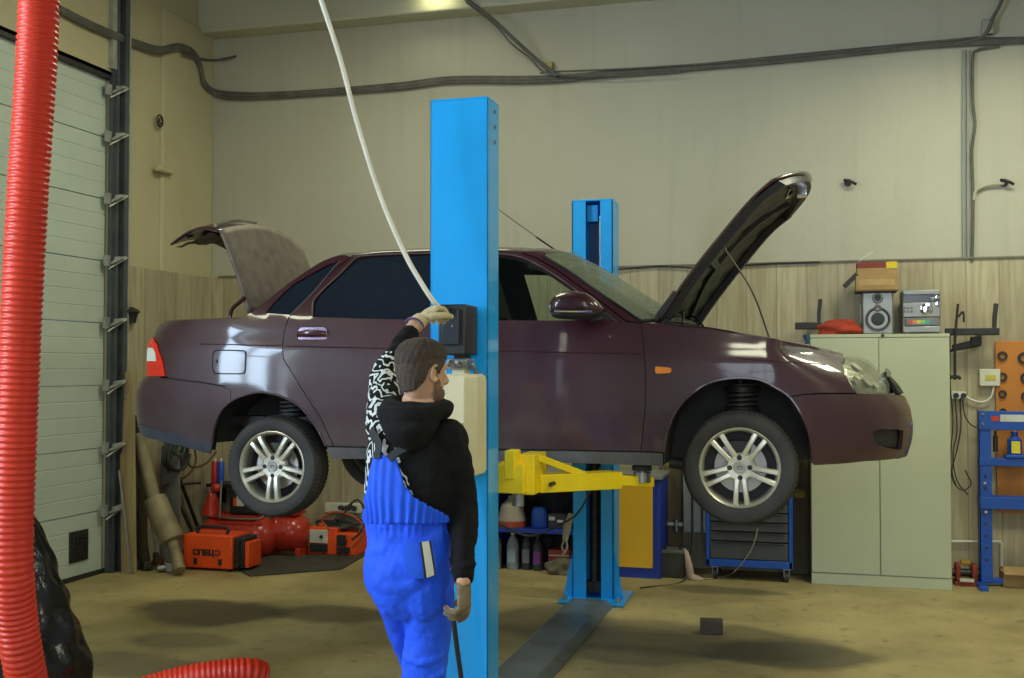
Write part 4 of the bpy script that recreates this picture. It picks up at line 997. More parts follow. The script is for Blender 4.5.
cable('wall_cable', [lw(x, y, .07) for x, y in ((182, 54), (196, 58))]+[wp(x, y, .05) for x, y in ((213, 60), (228, 58), (236, 56))], .010, CAB, 'short cut cable end sticking out above the corner pier')
jb = tag(MB().box((0, 0, 0), (.09, .05, .12)).build('junction_box', mat('junction_grey', (.3, .29, .24), .6), bevel=.01), 'small grey junction box where cables meet at upper right', 'junction box'); jb.location = wp(988, 27, .03)
jb = tag(MB().box((0, 0, 0), (.07, .05, .07)).build('junction_box', mat('junction_yellowed', (.35, .28, .1), .6), bevel=.01), 'small yellowed junction box at the foot of the diagonal cable', 'junction box'); jb.location = wp(549, 66, .03)
for x, lab in ((963.5, 'left thin conduit running down the back wall'), (968, 'middle thin conduit running down the back wall')):
    cable('conduit', [wp(x, 50, .02), wp(x, 120, .02), wp(x, 190, .02), wp(x+.5, 260, .02)], .011, mat('conduit_grey', (.27, .28, .26), .5), lab, cat='conduit')
cable('wall_cable', [wp(x, y, .03) for x, y in ((1000, 46), (978, 50), (973, 58), (973, 100), (975, 125), (972, 150), (973, 190), (973, 230), (972, 262))], .011, CAB, 'grey cable wandering beside the two vertical conduits')
cable('wall_cable', [wp(x, y, .04) for x, y in ((974, 200), (976, 191), (984, 186), (994, 184), (1004, 183.5))], .012, mat('pale_cable', (.4, .38, .3), .6), 'pale cable bending right from the conduits to a wall fitting')
def fitting(px, py, lab, r=.045):
    t = thing('wall_fitting', lab, 'wall fitting', wp(px, py, .0)); mb = MB().cyl((0, -.03, 0), (0, 0, 0), r, n=10); mb.tube([(-.03, -.04, .02), (.02, -.07, 0), (.06, -.05, -.02)], .012); mb.each('clamp', DARKMET, t)
fitting(1004, 183, 'broken fitting at the end of the pale cable', .03); fitting(848, 183, 'rusty bracket stub alone on the bare wall above the cladding', .03)
t = thing('wall_fitting', 'round coiled wire bracket on the left pier', 'wall fitting', lw(159, 121, .04)); MB().tube([(.01, .05*math.cos(a)*.8, .05*math.sin(a)) for a in np.linspace(0, 2*PI, 17)], .008, sm=1).tube([(.02, .025*math.cos(a), .025*math.sin(a)) for a in np.linspace(0, 2*PI, 13)], .006, sm=1).build('coil', DARKMET, t)
t = thing('pipe_stub', 'capped pipe stub painted like the left pier', 'pipe stub', lw(164, 170, .06)); MB().cyl((0, -.11, 0), (0, .11, 0), .028).build('pipe', WALL2, t, bevel=.005)
# white hanging cable to the control box
cable('supply_cable', [aty(x, y, yy) for x, y, yy in ((314, -20, 4.1), (321, 0, 4.12), (340, 58, 4.2), (357, 122, 4.26), (380, 195, 4.3), (404, 252, 4.33), (422, 284, 4.35), (434, 302, 4.38), (441, 309, 4.45))], .011, CABW, 'white supply cable hanging down to the black control box', n=10)
cable('wall_cable', [wp(x, y, .05) for x, y in ((614, 270), (660, 266), (700, 268), (760, 264), (820, 262))], .007, CABD, 'thin dark wire lying along the top of the wood cladding')
# lamp on the beam
wl_ = wp(433, -7, .34)
t = thing('wall_lamp', 'small glowing lamp fixed to the concrete beam above the near post', 'lamp', wl_); MB().box((0, .03, .05), (.34, .10, .05)).build('lamp_housing', HOUS, t, bevel=.01); MB().ball((0, 0, 0), (.15, .05, .035)).build('lamp_diffuser', emit('lamp_glow', (1, .98, .55), 9), t)
area('beam_lamp', (wl_.x, wl_.y-.08, wl_.z+.02), (PI*.35, 0, 0), .3, .08, 6, (1, .95, .55)).rotation_euler = (-PI*.4, 0, 0)
# ================================================================ RIGHT SIDE
CABM = mat('cabinet_enamel', (.46, .49, .345), .45, 0, .04, 2, .02, 100); CABG = mat('cabinet_gap', (.12, .12, .09), .8)
cx0, cx1_ = aty(811, 500, 8.74).x, aty(951.5, 500, 8.74).x; cw = cx1_-cx0; chh = aty(880, 334, 8.74).z
t = thing('metal_cabinet', 'tall pale grey-green two-door metal cabinet standing against the cladding', 'cabinet', ((cx0+cx1_)/2, 8.74, 0))
MB().bb((-cw/2, .02, .0), (cw/2, .43, chh)).build('body', CABM, t, bevel=.004)
sp_ = aty(880, 500, 8.74).x-t.location.x
MB().bb((-cw/2+.004, 0, .09), (sp_-.003, .02, chh-.03)).build('door', CABM, t, bevel=.003); MB().bb((sp_+.003, 0, .09), (cw/2-.004, .02, chh-.03)).build('door', CABM, t, bevel=.003)
MB().bb((-cw/2, 0, chh-.026), (cw/2, .02, chh)).build('top_rail', CABM, t, bevel=.003); MB().bb((-cw/2, .005, 0), (cw/2, .02, .085)).build('plinth', CABM, t, bevel=.003)
MB().cyl((sp_+.03, -.008, chh-.012), (sp_+.03, .01, chh-.012), .012).build('lock', BLKPL, t)
TOP = chh
def on_cab(px, y): return Vector((aty(px, 333, y).x, y, TOP))
SILV = mat('silver_plastic', (.27, .275, .265), .35, .4, .06, 10); SILD = mat('dark_silver', (.16, .16, .155), .4, .3)
# speaker
p = on_cab(878, 8.80); sw = .225; sh = .325
t = thing('speaker', 'silver hi-fi speaker with black cone under the cardboard boxes', 'speaker', p)
MB().bb((-sw/2, .02, 0), (sw/2, .24, sh)).build('cabinet_box', mat('speaker_carcass', (.09, .085, .08), .6), t, bevel=.008)
MB().bb((-sw/2, 0, 0), (sw/2, .025, sh)).build('front_baffle', SILV, t, bevel=.012)
MB().lathe([(0, -.002), (.03, -.004), (.07, .004), (.078, -.008), (.088, -.008), (.092, .002)], (0, 0, .115), 'y', 36).build('woofer', mat('cone_black', (.02, .02, .022), .45), t)
MB().lathe([(.082, -.006), (.087, -.013), (.094, -.006)], (0, 0, .115), 'y', 36).build('woofer_ring', SILD, t)
MB().lathe([(0, .002), (.022, -.002), (.026, -.012), (.034, -.012), (.04, 0)], (0, 0, .275), 'y', 30).build('tweeter', SILD, t); MB().lathe([(0, -.004), (.022, -.005), (.023, 0)], (0, 0, .275), 'y', 24).build('port', BLKPL, t)
MB().lathe([(0, -.012), (.014, -.012), (.02, -.016), (.027, -.006)], (0, 0, .20), 'y', 24).build('mid_driver', SILD, t)
MB().box((-sw/2-.012, .05, .16), (.02, .05, .16)).build('side_grille', SILD, t, bevel=.005)
# boxes on the speaker
BRN = mat('cardboard', (.34, .22, .09), .85, 0, .15, 10, .1, 40); 
def cbox(name, x0, x1, y0, y1, yf, d, z0, m, lab, top=None):
    a = aty(x0, y1, yf); b = aty(x1, y0, yf); zz = z0; h = b.z-a.z
    t = thing(name, lab, 'box', ((a.x+b.x)/2, yf, zz)); w = b.x-a.x
    MB().bb((-w/2, 0, 0), (w/2, d, h)).build('carton', m, t, bevel=.004)
    return t, w, h
tb, w_, h_ = cbox('board_sheet', 855.5, 898, 289, 291.5, 8.76, .28, TOP+sh, mat('board_dark', (.12, .08, .04), .7), 'thin dark board lying on the silver speaker'); zB = TOP+sh+h_
t1, w1, h1 = cbox('cardboard_box', 856, 898.5, 274, 289, 8.78, .25, zB, BRN, 'light brown open-topped cardboard tray on the silver speaker')
MB().bb((-w1*.42, -.002, h1*.3), (w1*.42, .0, h1*.75)).build('box_label', mat('label_print', (.42, .28, .12), .8), t1)
t2, w2_, h2 = cbox('cardboard_box', 857, 897, 259.5, 274, 8.82, .2, zB+h1, BRN, 'upper cardboard box with red top and yellow corner')
MB().bb((-w2_/2, -.002, h2*.62), (w2_*.22, .2, h2*1.03)).build('red_panel', mat('box_red', (.20, .03, .02), .7), t2); MB().bb((w2_*.24, -.003, h2*.55), (w2_*.5, .2, h2*1.05)).build('yellow_panel', mat('box_yellow', (.62, .46, .02), .7), t2)
t = thing('brush', 'dark flat brush leaning left off the cardboard boxes', 'brush', aty(844, 287, 8.80)); a = aty(857, 274, 8.80)-t.location; MB().box(a/2, (a.length, .03, .035), M=Matrix.Rotation(-math.atan2(a.z, a.x), 3, 'Y')).build('brush_body', BLKPL, t, bevel=.004)
a = zB+h1+h2; o_ = aty(857, 259, 8.9); cable('antenna_wire', [Vector((o_.x, 8.9, a)), Vector((o_.x+.05, 8.9, a+.05)), Vector((o_.x+.12, 8.88, a+.09))], .002, CABW, 'bent thin wire poking up from the top cardboard box')
# stereo
x0, x1 = aty(903, 333, 8.80).x, aty(941, 333, 8.80).x; w = x1-x0
t = thing('stereo', 'silver mini hi-fi unit on the right of the cabinet top', 'stereo', ((x0+x1)/2, 8.80, TOP)); h = .335
MB().bb((-w/2, .02, .01), (w/2, .30, h)).build('case', mat('stereo_case', (.25, .25, .235), .45, .2), t, bevel=.008)
MB().bb((-w/2, 0, .01), (w/2, .03, .06)).bb((-w/2, 0, .125), (w/2, .03, .24)).bb((-w/2, -.005, .295), (w/2, .03, h)).each('front_panel', SILV, t, bevel=.008)
MB().bb((-w/2+.01, .004, .24), (w/2-.005, .03, .295)).build('display', mat('display_black', (.02, .022, .03), .15), t)
MB().bb((-w/2+.02, -.004, .062), (w/2-.01, .03, .122)).build('cassette_flap', SILD, t, bevel=.004)
for k, c in enumerate(((.5, .05, .02), (.6, .2, .02), (.6, .45, .03), (.2, .5, .06), (.05, .35, .3), (.15, .16, .2))): MB().bb((-w/2+.04+.03*k, -.006, .078), (-w/2+.068+.03*k, -.003, .105)).build('equaliser_window', mat('eq_%d_light' % k, c, .3), t)
MB().lathe([(0, -.02), (.026, -.018), (.03, -.006), (.042, -.004), (.046, 0)], (.035, 0, .185), 'y', 32).build('volume_dial', CHROME, t)
for x, z, r in ((.11, .275, .016), (.115, .225, .018), (.075, .262, .012)): MB().lathe([(0, -.014), (r, -.012), (r, 0)], (x, 0, z), 'y', 20).build('knob', CHROME, t)
for k in range(6): MB().box((-.12+.025*(k % 3), -.003, .20-.028*(k//3)), (.016, .01, .014)).build('button', SILD, t, bevel=.002)
MB().box((-w/2+.03, .03, .005), (.03, .03, .012)).box((w/2-.03, .03, .005), (.03, .03, .012)).each('foot', BLKPL, t)
# crumpled red cloth
def lump(name, c, r, m, lab, cat, seed, n=40, mm=24, amp=.3, flat=True, kind=None):
    rnd = np.random.RandomState(seed); ph_ = rnd.rand(9, 3)*6.28; kk = rnd.randint(1, 7, (9, 2)); lp = []
    for i in range(mm+1):
        t_ = PI*(i+.02)/(mm+.04); row = []
        for k in range(n):
            a = 2*PI*k/n; f = 1+sum(amp/(1+kk[j, 0]*.5)*math.sin(kk[j, 0]*a+ph_[j, 0])*math.sin(kk[j, 1]*t_+ph_[j, 1]) for j in range(9))*.6
            v = Vector((r[0]*math.sin(t_)*math.cos(a)*f, r[1]*math.sin(t_)*math.sin(a)*f, -r[2]*math.cos(t_)*(1+.5*(f-1))))
            if flat: v.z = max(v.z, -r[2]*.35)+r[2]*.35
            row.append(v)
        lp.append(row)
    o = MB().ring(lp).build(name, m, smooth=50); o.location = c; return tag(o, lab, cat)
p = on_cab(841, 8.86); lump('cloth', p, (.17, .10, .085), mat('red_cloth', (.33, .035, .015), .85, 0, .3, 8, .5, 25), 'crumpled red-orange cloth left of the speaker on the cabinet', 'cloth', 3)
p = aty(806, 345, 8.72); tag(MB().tube([(0, 0, -.05), (.01, 0, .02), (-.005, .01, .08)], [.03, .022, .03]).build('rag', mat('blue_cloth', (.03, .07, .16), .8), None), 'small blue rag hanging at the left corner of the cabinet', 'rag').location = Vector((cx0-.02, 8.76, TOP-.08))
# wall racks (black steel arms)
def rack(x0, x1, yb, up, tops, lab):
    a = aty(x0, yb, 9.0); b = aty(x1, yb, 9.0); t = thing('wall_rack', lab, 'wall rack', ((a.x+b.x)/2, 9.0, a.z)); L = (b.x-a.x)/2
    MB().box((0, 0, 0), (2*L, .05, .055)).build('arm_bar', BLKPL, t, bevel=.006); MB().cyl((L*.4, 0, 0), (L*.4, .18, 0), .02).build('wall_stay', BLKPL, t)
    for px, pt in zip(up, tops):
        u_ = aty(px, pt, 9.0)-t.location; MB().prism([(-.012, 0), (.012, 0), (.018, u_.z*.5), (.03, u_.z), (.0, u_.z*1.02), (-.012, u_.z*.5)], (u_.x, -.02, 0), depth=.04).build('upright_hook', BLKPL, t)
    return t
rack(795, 822, 326, (818.5,), (299.5,), 'black steel wall rack arm left of the cabinet top'); rack(945, 999, 332, (994,), (304,), 'black steel wall rack arm right of the stereo')
t = thing('pry_bar', 'long black bar with a hooked foot hanging from the right rack', 'tool', aty(955, 340, 8.93)); a = aty(958, 304, 8.93)-t.location; b = aty(955, 379, 8.93)-t.location
MB().tube([a, (0, 0, 0), b], .010, sm=2).build('shaft', BLKPL, t); MB().tube([b+Vector((-.04, 0, .0)), b+Vector((-.02, 0, .02)), b+Vector((0, 0, .005)), b+Vector((.02, 0, .02)), b+Vector((.04, 0, 0))], .012).build('foot', BLKPL, t); MB().tube([a+Vector((-.0, 0, -.1)), a+Vector((.035, 0, -.06)), a+Vector((.04, 0, -.14))], .008).build('trigger', BLKPL, t)
t = thing('bar_clamp', 'black clamp lying against the wall below the right rack', 'clamp', aty(966, 345, 9.1)); MB().box((.0, 0, .0), (.2, .04, .05), M=Matrix.Rotation(-.25, 3, 'Y')).box((.07, 0, .03), (.08, .05, .07)).build('clamp_body', BLKPL, t, bevel=.006); MB().cyl((-.14, 0, -.05), (.1, 0, -.0), .01).build('screw', DARKMET, t)
# electrical box, socket strip and leads
WHP = mat('white_plastic', (.62, .62, .52), .45)
a = wp(978, 386, .0); b = wp(998.5, 369, .0); t = thing('electrical_box', 'white electrical box with a yellow label above the blue press', 'electrical box', ((a.x+b.x)/2, BY-.025, (a.z+b.z)/2)); w = b.x-a.x; h = b.z-a.z
MB().box((0, -.03, 0), (w, .06, h)).build('case', WHP, t, bevel=.006); MB().box((.005, -.062, 0), (w*.5, .006, h*.3)).build('yellow_label', mat('label_yellow', (.55, .48, .05), .5), t)
a = wp(950, 399, .0); b = wp(965, 391.5, .0); t = thing('socket_strip', 'small white socket strip on the wall beside the cabinet', 'socket', ((a.x+b.x)/2, BY-.025, (a.z+b.z)/2)); MB().box((0, -.02, 0), (b.x-a.x, .04, b.z-a.z)).build('case', WHP, t, bevel=.005)
for x in (-.02, .035): MB().cyl((x, -.07, 0), (x, -.03, 0), .02).build('plug', BLKPL, t)
cable('power_lead', [wp(x, y, .06) for x, y in ((964, 395), (972, 400), (983, 402), (991, 397), (994, 386))], .008, CABW, 'white lead curving from the socket strip to the electrical box')
for i, (pp, lab) in enumerate(((((955, 398), (957, 430), (953, 455), (957, 480), (968, 495)), 'thin black lead hanging left below the socket strip'), (((960, 398), (961, 425), (957, 450), (952, 470), (956, 485)), 'thin black lead with a plug below the socket strip'), (((962, 398), (966, 418), (975, 427), (984, 424)), 'thin black lead looping right to the blue press'), (((950, 335), (950, 380), (953, 420), (951, 450), (952, 478), (962, 490), (971, 484), (965, 470)), 'thin black lead running down the cabinet side'))):
    cable('power_lead', [wp(x, y, .07+.01*i) for x, y in pp], .0045, CABD, lab, 'black leads below the socket strip')
cable('water_pipe', [wp(945, 541.5, .05), wp(997, 541.5, .05)], .011, WHP, 'thin white horizontal pipe low on the wall by the press', cat='pipe'); 
cable('water_pipe', [wp(997, 541.5, .05), wp(1001, 543, .05), wp(1001.5, 550, .05), wp(1001.5, 566, .05)], .012, WHP, 'white pipe elbow dropping behind the blue press', cat='pipe')
# orange pegboard with ring tools
a = wp(996.5, 512, .03); b = wp(1045, 341, .03); t = thing('tool_board', 'orange wooden tool board with round cut-outs at the right edge', 'tool board', (a.x, BY-.05, a.z)); W_, H_ = b.x-a.x, b.z-a.z
ORW = mat('orange_board', (.52, .19, .025), .5, 0, .15, 4, stretch=(1, 1, .2))
MB().bb((0, -.01, 0), (W_, .01, H_)).build('board', ORW, t, bevel=.003)
k = 0
for px, py, r in ((1002.5, 356, .036), (1002.5, 377, .034), (1002.5, 394, .030), (1003, 412, .028), (1024, 358, .045), (1026, 378, .04), (1026, 396, .035)):
    c = wp(px, py, .065); o = MB().lathe([(r*.55, -.012), (r, -.012), (r, .012), (r*.55, .012)], axis='y', n=22, closed=True).build('ring_tool', DARKMET); o.location = c; k += 1
    tag(o, ['topmost', 'second', 'third', 'lowest'][min(k-1, 3)]+' dark metal ring in the left column of the orange board' if k < 5 else ['upper', 'middle', 'lower'][k-5]+' dark metal ring at the photo edge of the orange board', 'ring', 'rings hung on the orange board')
# blue shop press
PB = mat('press_blue', (.006, .075, .42), .4, 0, .1, 6, .03, 60)
pf = atz(983, 586.5); y0 = pf.y; X0 = aty(979.5, 500, y0).x; PW = .74
t = thing('shop_press', 'bright blue floor-standing workshop press at the right edge', 'press', (X0+PW/2, y0, 0)); Lx = -PW/2
def zpx(py, px=1000): return aty(px, py, y0).z
zt_, zb_ = zpx(411), 0
cw_ = aty(992, 500, y0).x-X0
for s in (-1, 1):
    MB().bb((s*PW/2-(cw_ if s > 0 else 0), 0, .03), (s*PW/2+(cw_ if s < 0 else 0), .012, zt_)).bb((s*PW/2-(.01 if s > 0 else 0), 0, .03), (s*PW/2+(.01 if s < 0 else 0), .10, zt_)).build('upright', PB, t, bevel=.003)
    for q in range(8): MB().cyl((s*(PW/2-cw_/2), -.003, .2+.09*q), (s*(PW/2-cw_/2), .002, .2+.09*q), .011, n=12).build('pin_hole', BLKPL, t)
    MB().bb((s*PW/2-.03, -.2, 0), (s*PW/2+.03, .13, .035)).build('foot', PB, t, bevel=.004)
MB().bb((-PW/2, -.012, zpx(430)), (PW/2, .0, zt_)).build('top_beam', PB, t, bevel=.004); MB().bb((-PW/2, -.006, zpx(466)), (PW/2, .06, zpx(458))).build('jack_beam', PB, t, bevel=.003)
MB().bb((-PW/2, -.03, zpx(509)), (PW/2, -.002, zpx(497))).bb((-PW/2, .1, zpx(509)), (PW/2, .13, zpx(497))).each('table_beam', PB, t, bevel=.004); MB().bb((-PW/2, .02, .02), (PW/2, .08, zpx(579))).build('base_beam', PB, t, bevel=.004)
MB().bb((aty(991, 420, y0).x-t.location.x, -.016, zpx(421)), (aty(999, 420, y0).x-t.location.x, -.012, zpx(416))).build('red_sticker', mat('sticker_red', (.55, .04, .03), .5), t); MB().bb((aty(1000, 420, y0).x-t.location.x, -.016, zpx(421.5)), (.22, -.012, zpx(414.5))).build('white_sticker', mat('sticker_white', (.6, .62, .6), .5), t)
for px, py in ((983, 414), (983, 424), (985, 483), (986, 512)): v = aty(px, py, y0-.02)-t.location; MB().cyl((v.x, -.022, v.z), (v.x, -.01, v.z), .011, n=8).build('bolt', CHROME, t)
for sx in (-.15,): pass
sx = aty(996, 440, y0).x-t.location.x
MB().tube([(sx, .03, zpx(431)+.0), (sx, .03, zpx(452))], .009, sm=1).lathe([(.018, zpx(452)), (.018, zpx(436))], (sx, .03, 0), n=14).build('return_spring', BLKPL, t)
jx = aty(1015.5, 440, y0).x
t = thing('bottle_jack', 'blue bottle jack with a yellow label held in the press', 'jack', (jx, y0+.04, zpx(458)+.001)); jh = zpx(432)-zpx(458)
MB().bb((-.07, -.06, 0), (.07, .06, .025)).build('base', PB, t, bevel=.006); MB().lathe([(0, .02), (.05, .02), (.052, jh*.7), (.03, jh*.8), (.025, jh*.82), (.025, jh), (0, jh)], n=28).build('cylinder', PB, t); MB().box((0, -.052, jh*.42), (.06, .004, .09)).build('yellow_label', mat('label_lemon', (.75, .65, .03), .5), t)
MB().lathe([(0, jh), (.016, jh), (.016, jh+.03), (0, jh+.03)], n=16).build('ram', CHROME, t)
a = aty(1001, 583, y0+.12); t = thing('cardboard_box', 'open cardboard box on the floor inside the blue press', 'box', (a.x+.17, y0+.13, 0.0)); MB().bb((-.17, -.12, 0), (.2, .10, .11)).build('carton', BRN, t, bevel=.004)
for s, r_ in ((-1, .6), (1, -.4)): MB().box((0.015, s*.15, .13), (.37, .09, .006), M=Matrix.Rotation(r_, 3, 'X')).build('flap', BRN, t)
# red jack on the floor
a = atz(967, 586.5); t = thing('machine_vice', 'small rusty red machine with yellow top on the floor beside the press', 'vice', a)
RD = mat('rusty_red', (.25, .03, .015), .6, 0, .4, 20, .2, 60)
MB().bb((-.085, 0, 0), (.085, .16, .03)).build('base', RD, t, bevel=.005); MB().bb((-.075, .02, .03), (-.04, .14, .16)).bb((.04, .02, .03), (.08, .14, .16)).each('side_plate', RD, t, bevel=.01); MB().cyl((-.11, .08, .09), (.11, .08, .09), .03).build('roller', DARKMET, t); MB().box((0, .08, .17), (.07, .08, .03)).build('yellow_cap', mat('ochre', (.4, .22, .03), .6), t, bevel=.008); MB().cyl((-.12, .06, .10), (-.10, .06, .10), .05).build('wheel', RD, t); MB().bb((-.05, -.012, .035), (.05, 0, .06)).build('scale_plate', WHP, t)
# ================================================================ BENCH, CART AND STORES BEHIND THE FAR POST
BC = mat('bench_blue', (.01, .035, .33), .45, 0, .1); YD = mat('door_amber', (.72, .40, .01), .45, 0, .05, 3, .02, 60)
by = atz(640, 578).y; bx0, bx1 = aty(488, 540, by).x, aty(660.5, 540, by).x; bh = aty(600, 474, by).z
t = thing('workbench', 'blue steel workbench with an amber door behind the far post', 'workbench', ((bx0+bx1)/2, by, 0)); L = (bx1-bx0)/2; xx = lambda px: aty(px, 540, by).x-t.location.x
MB().bb((xx(600), 0, .0), (xx(660.5), .5, bh-.03)).build('cupboard', BC, t, bevel=.004); MB().bb((xx(611), -.018, aty(0, 567, by).z if False else zpx(567) if False else aty(630, 567, by).z), (xx(653), .0, bh-.05)).build('door', YD, t, bevel=.004)
MB().bb((xx(613), -.03, .42), (xx(616), -.018, .52)).build('door_handle', BLKPL, t)
MB().bb((-L, 0, .0), (-L+.04, .5, bh-.03)).build('side_panel', BC, t); MB().bb((-L, .47, 0), (xx(600), .5, bh-.03)).build('back_panel', DARKP, t)
zs_ = aty(540, 530, by).z; MB().bb((-L+.04, .0, zs_-.03), (xx(600), .47, zs_)).build('shelf', BC, t, bevel=.003)
MB().bb((-L-.02, -.03, bh-.03), (L+.02, .52, bh)).build('worktop', mat('zinc_top', (.30, .33, .33), .4, .5, .1), t, bevel=.004)
def bottle(px, z0, yy, prof, m, cap, lab, cat='bottle', lbl=None, group=None, sx=1., sy=1., name='bottle', kz=1.):
    x = aty(px, 540, yy).x; t = thing(name, lab, cat, (x, yy, z0+.002), 0, group)
    mb = MB().lathe([(r, h*kz) for r, h in prof], n=24); mb.v = [Vector((v.x*sx, v.y*sy, v.z)) for v in mb.v]; mb.build('body', m, t, smooth=45)
    H = prof[-1][1]*kz
    if cap: mb = MB().lathe([(0, H+.03), (.018, H+.03), (.02, H), (0, H-.005)], n=16); mb.build('cap', cap, t)
    if lbl: MB().bb((-prof[1][0]*sx*.7, -prof[1][0]*sy-.003, H*.2), (prof[1][0]*sx*.7, -prof[1][0]*sy+.004, H*.6)).build('label', lbl, t)
    return t
CN = [(0, 0), (.075, 0), (.08, .02), (.08, .19), (.06, .24), (.025, .265), (.02, .28)]
WHB = mat('bottle_white', (.45, .46, .42), .5); BLB = mat('bottle_blue', (.01, .07, .38), .4); GRB = mat('bottle_grey', (.28, .31, .33), .4); BKB = mat('bottle_dark', (.04, .04, .05), .4); PUB = mat('label_purple', (.18, .03, .22), .5)
fy_ = by+.12
t_ = bottle(512, zs_, fy_+.02, [(0, 0), (.12, 0), (.12, .06), (.10, .14), (.09, .18), (.04, .22), (.03, .25)], mat('jug_translucent', (.42, .36, .28), .5), None, 'white plastic jug with red liquid on the bench shelf', lbl=None, sx=1., name='plastic_jug', cat='jug'); MB().lathe([(.119, .002), (.123, .004), (.122, .05), (.119, .052)], n=24).build('red_liquid', mat('red_fluid', (.4, .06, .03), .5), t_)
bottle(539.5, zs_, fy_, [(0, 0), (.06, 0), (.065, .01), (.065, .13), (.055, .15), (.05, .17)], BLB, None, 'short bright blue canister in the middle of the bench shelf', 'canister', name='canister')
t_ = thing('fuse_box', 'dark box with white printed labels on the bench shelf', 'box', (aty(556, 520, fy_).x, fy_, zs_)); MB().bb((-.07, 0, 0), (.08, .12, .12)).build('case', BKB, t_, bevel=.005)
for q in ((-.06, .065, .05, .03), (.01, .05, .05, .02)): MB().bb((q[0], -.003, q[1]), (q[0]+q[2], .0, q[1]+q[3])).build('label', WHP, t_)
gf = .0
bottle(496, gf, fy_, CN, WHB, None, 'white bottle with blue label at the left end under the bench shelf', lbl=BLB, sx=.55, group='bottles under the bench shelf')
bottle(513, gf, fy_, CN, GRB, WHP, 'silver-grey oil bottle with pale label under the bench shelf', lbl=mat('label_pale_blue', (.35, .45, .5), .5), sx=.65, sy=.6, group='bottles under the bench shelf')
bottle(527, gf, fy_+.01, CN, BKB, BLKPL, 'black oil bottle beside the silver one under the shelf', lbl=mat('label_grey', (.2, .2, .22), .5), sx=.55, sy=.6, group='bottles under the bench shelf')
bottle(538, gf, fy_-.01, CN, BKB, BLKPL, 'black bottle with purple label under the shelf', lbl=PUB, sx=.55, sy=.6, kz=.92, group='bottles under the bench shelf')
a = aty(547, 560, fy_); b = aty(571, 549, fy_); t_ = thing('parts_box', 'flat red box on the floor under the bench', 'box', ((a.x+b.x)/2, fy_, 0)); MB().bb((-.09, 0, 0), (.09, .2, .17)).build('carton', mat('box_scarlet', (.42, .05, .03), .6), t_, bevel=.004); MB().bb((-.085, -.002, .12), (.085, 0, .13)).build('print_line', WHP, t_)
lump('rag', atz(562, 574)+Vector((0, .02, 0)), (.13, .09, .09), mat('oily_rag', (.13, .11, .07), .9, 0, .4, 20, .5, 40), 'heap of oily rags on the floor in front of the red box', 'rags', 5, amp=.35)
c0 = aty(577, 505, 7.62)
cable('air_hose', [aty(600, 468, 7.55), aty(596, 480, 7.5), aty(580, 510, 7.45), aty(565, 522, 7.45), aty(530, 536, 7.5), aty(500, 524, 7.5), aty(492, 520, 7.5)], .007, CABD, 'thin dark hose sagging from the far post to the left')
t_ = thing('rope', 'frayed pale rope end hanging beside the far post', 'rope', aty(564, 540, 7.5)); MB().tube([aty(x, y, 7.48)-t_.location for x, y in ((571, 514), (567, 528), (565, 540))], [.02, .028, .02]).tube([aty(x, y, 7.48)-t_.location for x, y in ((566, 540), (567, 548), (562, 556))], .008).tube([aty(x, y, 7.48)-t_.location for x, y in ((564, 540), (562, 548), (566, 552))], .007).build('strands', mat('rope_pale', (.5, .42, .32), .9, 0, .2, 30), t_)
# battery box with rag
a = atz(672, 578); t = thing('battery', 'grimy black battery box on the floor beside the amber door', 'battery', a); MB().bb((-.10, 0, 0), (.10, .2, .21)).build('case', mat('grimy_black', (.045, .045, .035), .7, 0, .3), t, bevel=.006); MB().bb((-.103, -.003, .19), (.103, .2, .215)).build('lid', mat('grimy_grey', (.12, .12, .1), .7), t, bevel=.004)
for x in (-.06, .06): MB().cyl((x, .05, .21), (x, .05, .235), .012).build('terminal', DARKMET, t)
t = thing('rag', 'pale rag trailing from the battery box to the floor', 'rag', a+Vector((.12, -.02, 0))); MB().tube([(-.02, .05, .22), (.0, .0, .19), (.02, -.02, .10), (.035, -.02, .03), (.08, -.03, .012), (.13, -.02, .01)], [.012, .02, .03, .03, .03, .008]).build('cloth', mat('pale_rag', (.45, .33, .27), .9, 0, .2, 20, .4, 60), t)
t = thing('wall_radiator', 'pale grey finned radiator low on the wall behind the front wheel', 'radiator', (aty(683, 520, 9.02).x, 9.02, 0)); rx = t.location.x; z1, z0 = 1.0, aty(690, 533, 9.02).z
for k in range(9): MB().bb((k*.08, 0, z0), (k*.08+.07, .09, z1)).build('fin', mat('radiator_enamel', (.40, .42, .40), .5), t, bevel=.012)
MB().cyl((-.14, .05, z0+.06), (.72, .05, z0+.06), .016).build('pipe', WHP, t); MB().cyl((-.06, .05, z0-.0), (-.06, .05, z0+.10), .022).build('valve', STEEL, t)
def plank(name, a, b, w, th, m, lab, cat='board', nrm_=None):
    a = Vector(a); b = Vector(b); d = (b-a); L = d.length; d.normalize(); x = Vector((1, 0, 0)); x = (x-d*x.dot(d)).normalized(); y = d.cross(x)
    t = MB().ring([[p+x*sx*w/2+y*sy*th/2 for sx, sy in ((1, 1), (-1, 1), (-1, -1), (1, -1))] for p in (Vector((0, 0, 0)), d*L)]).build(name, m, None, bevel=.003); t.location = a; return tag(t, lab, cat)
PLY = mat('dark_plywood', (.13, .10, .055), .75, 0, .3, 3, .1, 30, stretch=(3, 3, .4)); PINE = mat('pine_board', (.36, .27, .13), .7, 0, .25, 3, .1, 30, stretch=(4, 4, .4))
plank('wooden_board', (aty(673, 565, 9.08).x, 9.08, 0.01), (aty(673, 440, 9.12).x, 9.12, 1.45), .15, .02, PLY, 'dark brown board standing between the amber door and the radiator')
plank('wooden_board', (cx0-.085, 9.08, 0.01), (cx0-.085, 9.13, 1.35), .13, .02, PLY, 'dark brown board leaning on the wall left of the metal cabinet')
